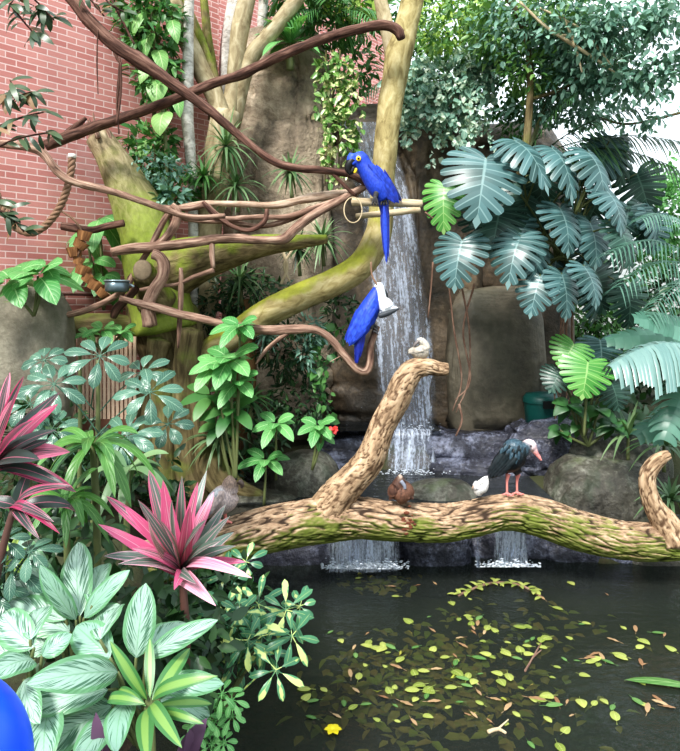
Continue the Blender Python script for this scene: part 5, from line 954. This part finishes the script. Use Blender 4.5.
for (bx, by, tx, ty, w, Y, dY, m) in ((588, 362, 584, 396, 54, 6.7, -.15, 'mon2'), (574, 344, 562, 366, 44, 6.9, -.1, 'mon2'), (600, 340, 604, 366, 48, 7.0, -.1, 'mon1'), (560, 372, 550, 390, 36, 7.0, -.1, 'mon3'), (612, 384, 622, 410, 40, 7.0, -.1, 'mon3')):
    mb = MB(); mpx(mb, (bx, by), (tx, ty), w, Y, Y + dY, droop=.35, gap=.25); obj('leaf', mb, M[m], t); mb = MB(); tpx(mb, [(584, 436, 1.5), (lerp(584, bx, .5), 400, 1.4), (bx, by, 1.1)], Y + .1, nseg=6, step=.05); obj('leaf_stalk', mb, M['cane'], t)
whorl('heart-leaved plant at the boulder foot beside the bin', [(570, 404, 1), (582, 420, .9), (598, 408, 1), (612, 424, .9), (560, 430, .8)], 20, 15, 7.1, 'mid2', [(588, 446)], n=7, kind='heart', droop=.5)
whorl('dark heart-leaved plant filling the shade behind the boulders', [(600, 430, 1), (630, 420, 1), (650, 440, 1), (570, 440, .8), (668, 420, 1)], 22, 16, 7.6, 'dark', [(620, 460)], n=8, kind='heart', droop=.4)
# -- palm and banana -----------------------------------------------------------------
t = thing('palm', 'spiky dark palm fronds reaching toward the white sky above the monstera', 'palm', P(520, 200, 7.4))
for (a, b, ar, n, l) in (((534, 158), (682, 142), .10, 34, .36), ((534, 160), (640, 108), .1, 26, .34), ((530, 150), (580, 90), .1, 20, .3), ((536, 162), (690, 176), .14, 30, .32)): mb = MB(); frond(mb, P(*a, 7.2), P(*b, 6.6), n, l, .03, arch=ar, sag=.7); obj('frond', mb, M['dark'], t)
for s in ([(524, 190, 2.4), (534, 140, 2), (548, 96, 1.4)], [(520, 190, 2.4), (540, 120, 2), (572, 76, 1.2)], [(524, 188, 2), (560, 160, 1.8), (600, 140, 1)]): mb = MB(); tpx(mb, s, 7.3, nseg=7, step=.06); obj('stem', mb, M['cane'], t)
t = thing('palm', 'pale feathery palm fronds drooping at the edge below the light shrub', 'palm', P(690, 300, 6.4))
for (a, b) in (((700, 262), (606, 256)), ((700, 270), (616, 290)), ((704, 240), (640, 220)), ((700, 280), (648, 320))): mb = MB(); frond(mb, P(*a, 6.4), P(*b, 6.1), 20, .26, .022, arch=.16, sag=.6); obj('frond', mb, M['palmleaf'], t)
t = thing('banana_plant', 'banana-like plant with a wide pale leaf arching down over the boulders', 'plant', P(690, 470, 6.2))
for (b, e, w, Y, dY, ar, ns, gp, dr, lb) in (((704, 350), (610, 366), 84, 5.9, -.1, .13, 26, .06, .9, 'wide pale bluish leaf split into hanging strips'), ((704, 336), (634, 318), 44, 6.1, .0, .04, 14, .01, .1, None), ((690, 340), (606, 340), 44, 6.6, .1, .06, 10, .04, .3, None), ((700, 366), (664, 440), 70, 6.0, -.2, .1, 12, .3, .5, None), ((690, 420), (636, 436), 44, 6.3, 0, .14, 10, .06, .4, None)):
    mb = MB(); split_leaf(mb, P(*b, Y), P(*e, Y + dY), w * Y / F, N=(-.1, -.35, .95) if lb else (-.1, -.7, .7), arch=ar, ns=ns, gap=gp, droop=dr, up=(0, 0, 1)); o = obj('leaf', mb, M['ban2' if lb else 'ban'], t)
    if lb: o['label'] = lb
mb = MB(); tpx(mb, [(690, 480, 9), (694, 420, 8), (702, 350, 6)], 6.3, nseg=12, step=.06); obj('trunk', mb, M['cane'], t)
for (x, y, n, L_, Y, m, lb) in ((628, 436, 26, 46, 7.1, 'strap', 'clump of arching strap leaves behind the dark boulder'), (664, 446, 26, 44, 6.9, 'strap', 'clump of arching strap leaves under the banana leaf'), (670, 500, 30, 36, 6.6, 'strap', 'thin spiky grass-like clump behind the upright log stub')): rosette('strap_plant', lb, 'plant', (x, y), n, L_, 5, Y, m, 'needle', (-.2, 1.2), .4, [(x, y, 1.5), (x, y + 26, 2)], nn=6)
# -- leafy twigs near the camera, upper left ------------------------------------------
def twig(label, stems, n, Lpx, w, Y, m, seed):
    t = thing('leafy_twig', label, 'branch', P(stems[0][0][0], stems[0][0][1], Y)); mb = MB(); lm = MB(); r = random.Random(seed)
    for s in stems:
        tpx(mb, [(x, y, 1.3 - .25 * i) for i, (x, y) in enumerate(s)], Y, nseg=6, step=.04, rough=.1)
        for k in range(n):
            f = (len(s) - 1) - r.random() * min(2.2, len(s) - 1); i = int(f); x, y = lerp(s[i][0], s[i + 1][0], f - i), lerp(s[i][1], s[i + 1][1], f - i); a = r.uniform(-.4, 2.6); L_ = Lpx * r.uniform(.6, 1.15)
            lpx(lm, (x, y), (x + L_ * math.cos(a), y + L_ * math.sin(a) * .9), w * r.uniform(.8, 1.2), Y, Y + r.uniform(-.12, .12), kind='lance', arch=.12, fold=.2, N=(r.uniform(-.5, .5), -.8, .5), n=6, nu=1)
    obj('stem', mb, M['darkwood'], t); obj('foliage', lm, M[m], t); return t
twig('dark leafy twigs drooping in from the top corner over the brick', [[(-300, -60), (-120, -50), (-20, -10), (20, 0), (50, 14)], [(0, -20), (30, -4), (54, 20)], [(10, 4), (24, 22), (40, 40)]], 16, 22, 8.5, 4.6, 'oldleaf', 1)
twig('leafy twig spreading over the brick wall above the thin wavy branch', [[(-300, 100), (-120, 130), (-20, 120), (0, 104), (30, 92), (50, 92)], [(-10, 130), (20, 118), (44, 112)], [(-10, 150), (20, 138), (52, 132)], [(0, 100), (12, 90), (10, 80)]], 14, 22, 7.5, 4.8, 'oldleaf', 2)
twig('brown-tinged drooping leaves around the rope at the frame edge', [[(-120, 196), (-70, 210), (-16, 200), (4, 204), (18, 220)], [(-10, 206), (10, 216), (24, 232)]], 12, 22, 7, 5.6, 'oldleaf', 3)
twig('leafy sprig hanging from the long dark branch near its top', [[(84, -8), (96, 6), (104, 16)], [(98, -12), (110, 4), (124, 12)]], 8, 16, 6, 5.9, 'oldleaf', 4)
for i, (pts, lb) in enumerate((([(98, 30, .8), (97, 60, .7), (98, 94, .5)], 'thin bare vine dangling from the long dark branch, the straight one'), ([(120, 58, 1.3), (119, 80, 1.4), (117, 104, 1.2), (119, 134, .8)], 'twisted double vine dangling over the splintered limb'), ([(110, -4, 1.5), (122, 20, 1.4), (134, 44, 1)], 'thin pale vine slanting alongside the long dark branch'))):
    mb = MB(); tpx(mb, pts, 5.95, nseg=6, step=.03, rough=.3, rf=9)
    if i == 1: tpx(mb, [(121, 62, 1), (121, 86, 1.2), (119, 110, 1), (116, 124, .6)], 5.93, nseg=6, step=.03, rough=.3, rf=9)
    tag(obj('dangling_vine', mb, M['darkwood']), lb, 'vine')

# ================================================================== leaves afloat
M['fl_y'] = leafmat('floating_leaf', (128, 146, 62), (184, 190, 104), (200, 204, 140), .35, .15, 5); M['fl_b'] = leafmat('dry_floating_leaf', (146, 106, 76), (196, 168, 130), None, .5, .1); M['fl_g'] = leafmat('green_floating_leaf', (84, 128, 66), (116, 154, 90), (160, 190, 130), .35, .15, 5)
def zc(x, y): return 300 + x / 1.789, 540 + y / 1.789
def onwater(px, py): Y = CZ * F / (py - HY); return V(((px - CX) * Y / F, Y, 0))
def raft(kind, w, L, m, name='floating_leaf', wav=0):
    mb = MB(); leaf(mb, V((-L / 2, 0, .006)), V((L / 2, 0, .008)), w, kind, arch=.05, fold=.12, N=(0, 0, 1), n=7, wav=wav)
    tube(mb, [(-L / 2 - .03, .004, .005, .0016), (-L / 2, 0, .006, .0016)], nseg=4, step=.05); return obj(name, mb, M[m], base=(0, 0, 0))
protos = [raft('ovate', .062, .085, 'fl_y'), raft('heart', .07, .085, 'fl_y'), raft('ovate', .05, .095, 'fl_g'), raft('lance', .04, .10, 'fl_b', 'dry_leaf', .15)]
LAB = [('small yellow-green leaf floating on the dark pond', 'yellow-green leaves floating on the pond'), ('rounded yellow-green leaf floating on the dark pond', 'rounded yellow-green leaves floating on the pond'), ('small plain green leaf floating on the dark pond', 'green leaves floating on the pond'), ('narrow dry brown leaf floating on the dark pond', 'dry brown leaves floating on the pond')]
used = [False] * 4
def float_leaf(k, p, s=1.):
    if not used[k]: o = protos[k]; used[k] = True; o.location = p; o.rotation_euler = (0, 0, R.uniform(0, 6.28)); o.scale = (s, s, s)
    else: o = dup(protos[k], p, R.uniform(0, 6.28), s)
    o.rotation_euler.x = R.uniform(-.06, .06); tag(o, LAB[k][0], 'leaf', LAB[k][1])
spots = [(172, 102), (192, 146), (283, 143), (271, 115), (98, 208), (105, 246), (143, 198), (180, 216), (203, 237), (280, 220), (222, 236), (228, 272), (321, 293), (230, 317), (20, 318), (44, 270), (330, 205), (393, 158), (407, 155), (416, 178), (430, 180), (437, 178), (405, 190), (392, 196), (388, 213), (365, 199), (410, 205), (443, 323), (477, 341), (414, 368), (467, 373), (505, 295), (527, 293), (545, 290), (560, 302), (562, 316), (511, 243), (511, 149), (530, 213), (550, 220), (575, 213), (570, 208), (608, 192), (617, 183), (640, 168), (578, 158), (487, 78), (462, 124), (610, 257), (606, 290), (614, 296), (660, 194), (520, 220), (440, 280), (455, 298), (430, 287), (350, 240), (375, 248), (360, 258), (290, 250), (300, 244), (310, 256), (270, 265), (284, 240), (300, 262), (200, 270), (210, 262), (228, 268), (240, 196), (160, 192), (122, 186), (132, 194), (148, 188), (118, 190), (320, 212), (345, 210), (370, 205), (260, 210), (308, 150), (320, 142), (336, 158), (346, 162), (300, 136), (160, 270), (120, 296), (96, 300), (72, 182), (8, 268), (14, 282), (24, 290)]
for i, (x, y) in enumerate(spots):
    a, b = zc(x, y); float_leaf((0, 1, 0, 1, 2)[i % 5], onwater(a + R.uniform(-1, 1), b + R.uniform(-.6, .6)), R.uniform(.75, 1.25))
for i, (x, y) in enumerate([(172, 228), (244, 232), (310, 158), (318, 150), (330, 166), (424, 286), (460, 290), (528, 205), (520, 212), (540, 210), (645, 293), (640, 286), (600, 160), (660, 300), (66, 316), (100, 270), (150, 282), (240, 290), (320, 274), (350, 286), (372, 300), (286, 176), (292, 190), (560, 180), (432, 104), (90, 240), (190, 294), (610, 220), (652, 170), (622, 302)]):
    a, b = zc(x, y); float_leaf(3, onwater(a, b), R.uniform(.7, 1.2))
g = random.Random(5)
for k in range(70):
    px, py = g.gauss(450, 105), 575 + 150 * g.random() ** .8
    if 330 < px < 676 and onwater(px, py).x > -.6: float_leaf(g.choice((0, 1, 2, 3, 3)), onwater(px, py), g.uniform(.45, .85))
o = raft('lance', .13, .5, 'fl_g'); o.location = onwater(664, 686); o.rotation_euler.z = 2.9; tag(o, 'long green strap leaf floating at the frame edge, largest of the floating leaves', 'leaf')
mb = MB()
for k in range(6): a = k * 1.05; leaf(mb, V((0, 0, .012)), V((math.cos(a) * .055, math.sin(a) * .055, .016)), .05, 'ovate', N=(0, 0, 1), n=5, nu=1)
o = obj('floating_leaf', mb, leafmat('yellow_leaf', (236, 214, 40), (240, 222, 60), None, .4, .1), base=(0, 0, 0)); o.location = onwater(333, 732); tag(o, 'bright yellow lobed leaf floating alone near the bottom', 'leaf')
for pts, lb, m in (([(488, 733, .012), (498, 730, .011), (506, 734, .008)], 'pale bare forked twig floating near the bottom', 'paleperch'), ([(525, 672, .008), (533, 658, .007), (541, 644, .006)], 'thin brown twig floating among the yellow-green leaves', 'deadwood'), ([(458, 596, .012), (490, 584, .012), (520, 586, .012), (542, 598, .008)], 'floating leafy branch arching in front of the narrow falls', 'deadwood')):
    t = thing('floating_twig', lb, 'twig', onwater(*pts[0][:2])); mb = MB(); q = [(*(onwater(x, y) + V((0, 0, .006))), r) for x, y, r in pts]; tube(mb, q, nseg=7, step=.03, rough=.2, rf=9)
    if len(pts) == 3: c = V(q[1][:3]); tube(mb, [(*c, .007), (*(c + V((.08, .06, .02))), .004)], nseg=6, step=.03)
    obj('stick', mb, M[m], t)
    if len(pts) == 4:
        mb = MB()
        for s in crom(q, .026): a = R.uniform(0, 6.28); c = V(s[:3]); leaf(mb, c, c + V((math.cos(a) * .1, math.sin(a) * .1, R.uniform(0, .02))), .05, 'ovate', N=(0, 0, 1), n=5, nu=1)
        obj('foliage', mb, M['fl_y'], t)
mb = MB(); gg = np.random.default_rng(9); pts = []
for (x, y, n, s) in ((430, 655, 200, .35), (470, 690, 170, .4), (400, 690, 150, .35), (380, 580, 60, .15), (520, 620, 80, .4), (430, 720, 70, .4)):
    c = onwater(x, y); k = gg.normal(size=(n, 3)) * np.array([s, s * .55, .0]); pts.append(np.array(c) + k + np.array([0, 0, -.015]) - np.abs(gg.normal(size=(n, 3))) * np.array([0, 0, .03]))
pts = np.concatenate(pts); n = len(pts); d = gg.normal(size=(n, 3)) * np.array([1, 1, .1]); scatter(mb, pts, d, np.array([0, 0, 1.]) + gg.normal(size=(n, 3)) * .2, .10 * (.6 + .8 * gg.random(n)), .06 * (.6 + .8 * gg.random(n)), gg)
t_ = leafmat('sunken_leaf', (172, 182, 70), (196, 160, 84), None, .6, .1); o = obj('sunken_leaves', mb, t_); stuff(o); tag(o, 'drift of sunken yellow-brown leaves just under the pond surface', 'leaves')

# ================================================================== light and camera
W = bpy.data.worlds.new('sky'); S.world = W; W.use_nodes = True; nt = W.node_tree; nt.nodes.clear()
out = nt.nodes.new('ShaderNodeOutputWorld'); bg = nt.nodes.new('ShaderNodeBackground'); tc = nt.nodes.new('ShaderNodeTexCoord'); sp = nt.nodes.new('ShaderNodeSeparateXYZ'); rp_ = nt.nodes.new('ShaderNodeValToRGB')
nt.links.new(tc.outputs['Generated'], sp.inputs[0]); nt.links.new(sp.outputs[2], rp_.inputs[0]); e = rp_.color_ramp.elements
e[0].position = 0; e[0].color = (.36, .38, .36, 1); e[1].position = 1; e[1].color = (.80, .92, 1.0, 1); q = e.new(.25); q.color = (.84, .93, 1.0, 1)
nt.links.new(rp_.outputs[0], bg.inputs[0]); bg.inputs[1].default_value = 1.25; nt.links.new(bg.outputs[0], out.inputs[0])
ld = bpy.data.lights.new('sun', 'SUN'); ld.energy = 3.6; ld.angle = math.radians(14); ld.color = (1, .97, .92); lo = bpy.data.objects.new('sun', ld); COL.objects.link(lo); lo.rotation_euler = (math.radians(38), math.radians(-22), 0)
cd = bpy.data.cameras.new('camera'); cd.sensor_fit = 'HORIZONTAL'; cd.sensor_width = 36; cd.lens = 36 * F / 680; cd.shift_y = -(375.5 - HY) / 680; cd.clip_end = 200
cam = bpy.data.objects.new('camera', cd); COL.objects.link(cam); cam.location = (0, 0, CZ); cam.rotation_euler = (math.pi / 2, 0, 0); S.camera = cam
S.view_settings.view_transform = 'Standard'; S.view_settings.look = 'Medium High Contrast'; S.view_settings.exposure = 0.45
S.cycles.use_denoising = True; S.cycles.max_bounces = 8; S.cycles.transparent_max_bounces = 16; S.cycles.caustics_reflective = False; S.cycles.caustics_refractive = False
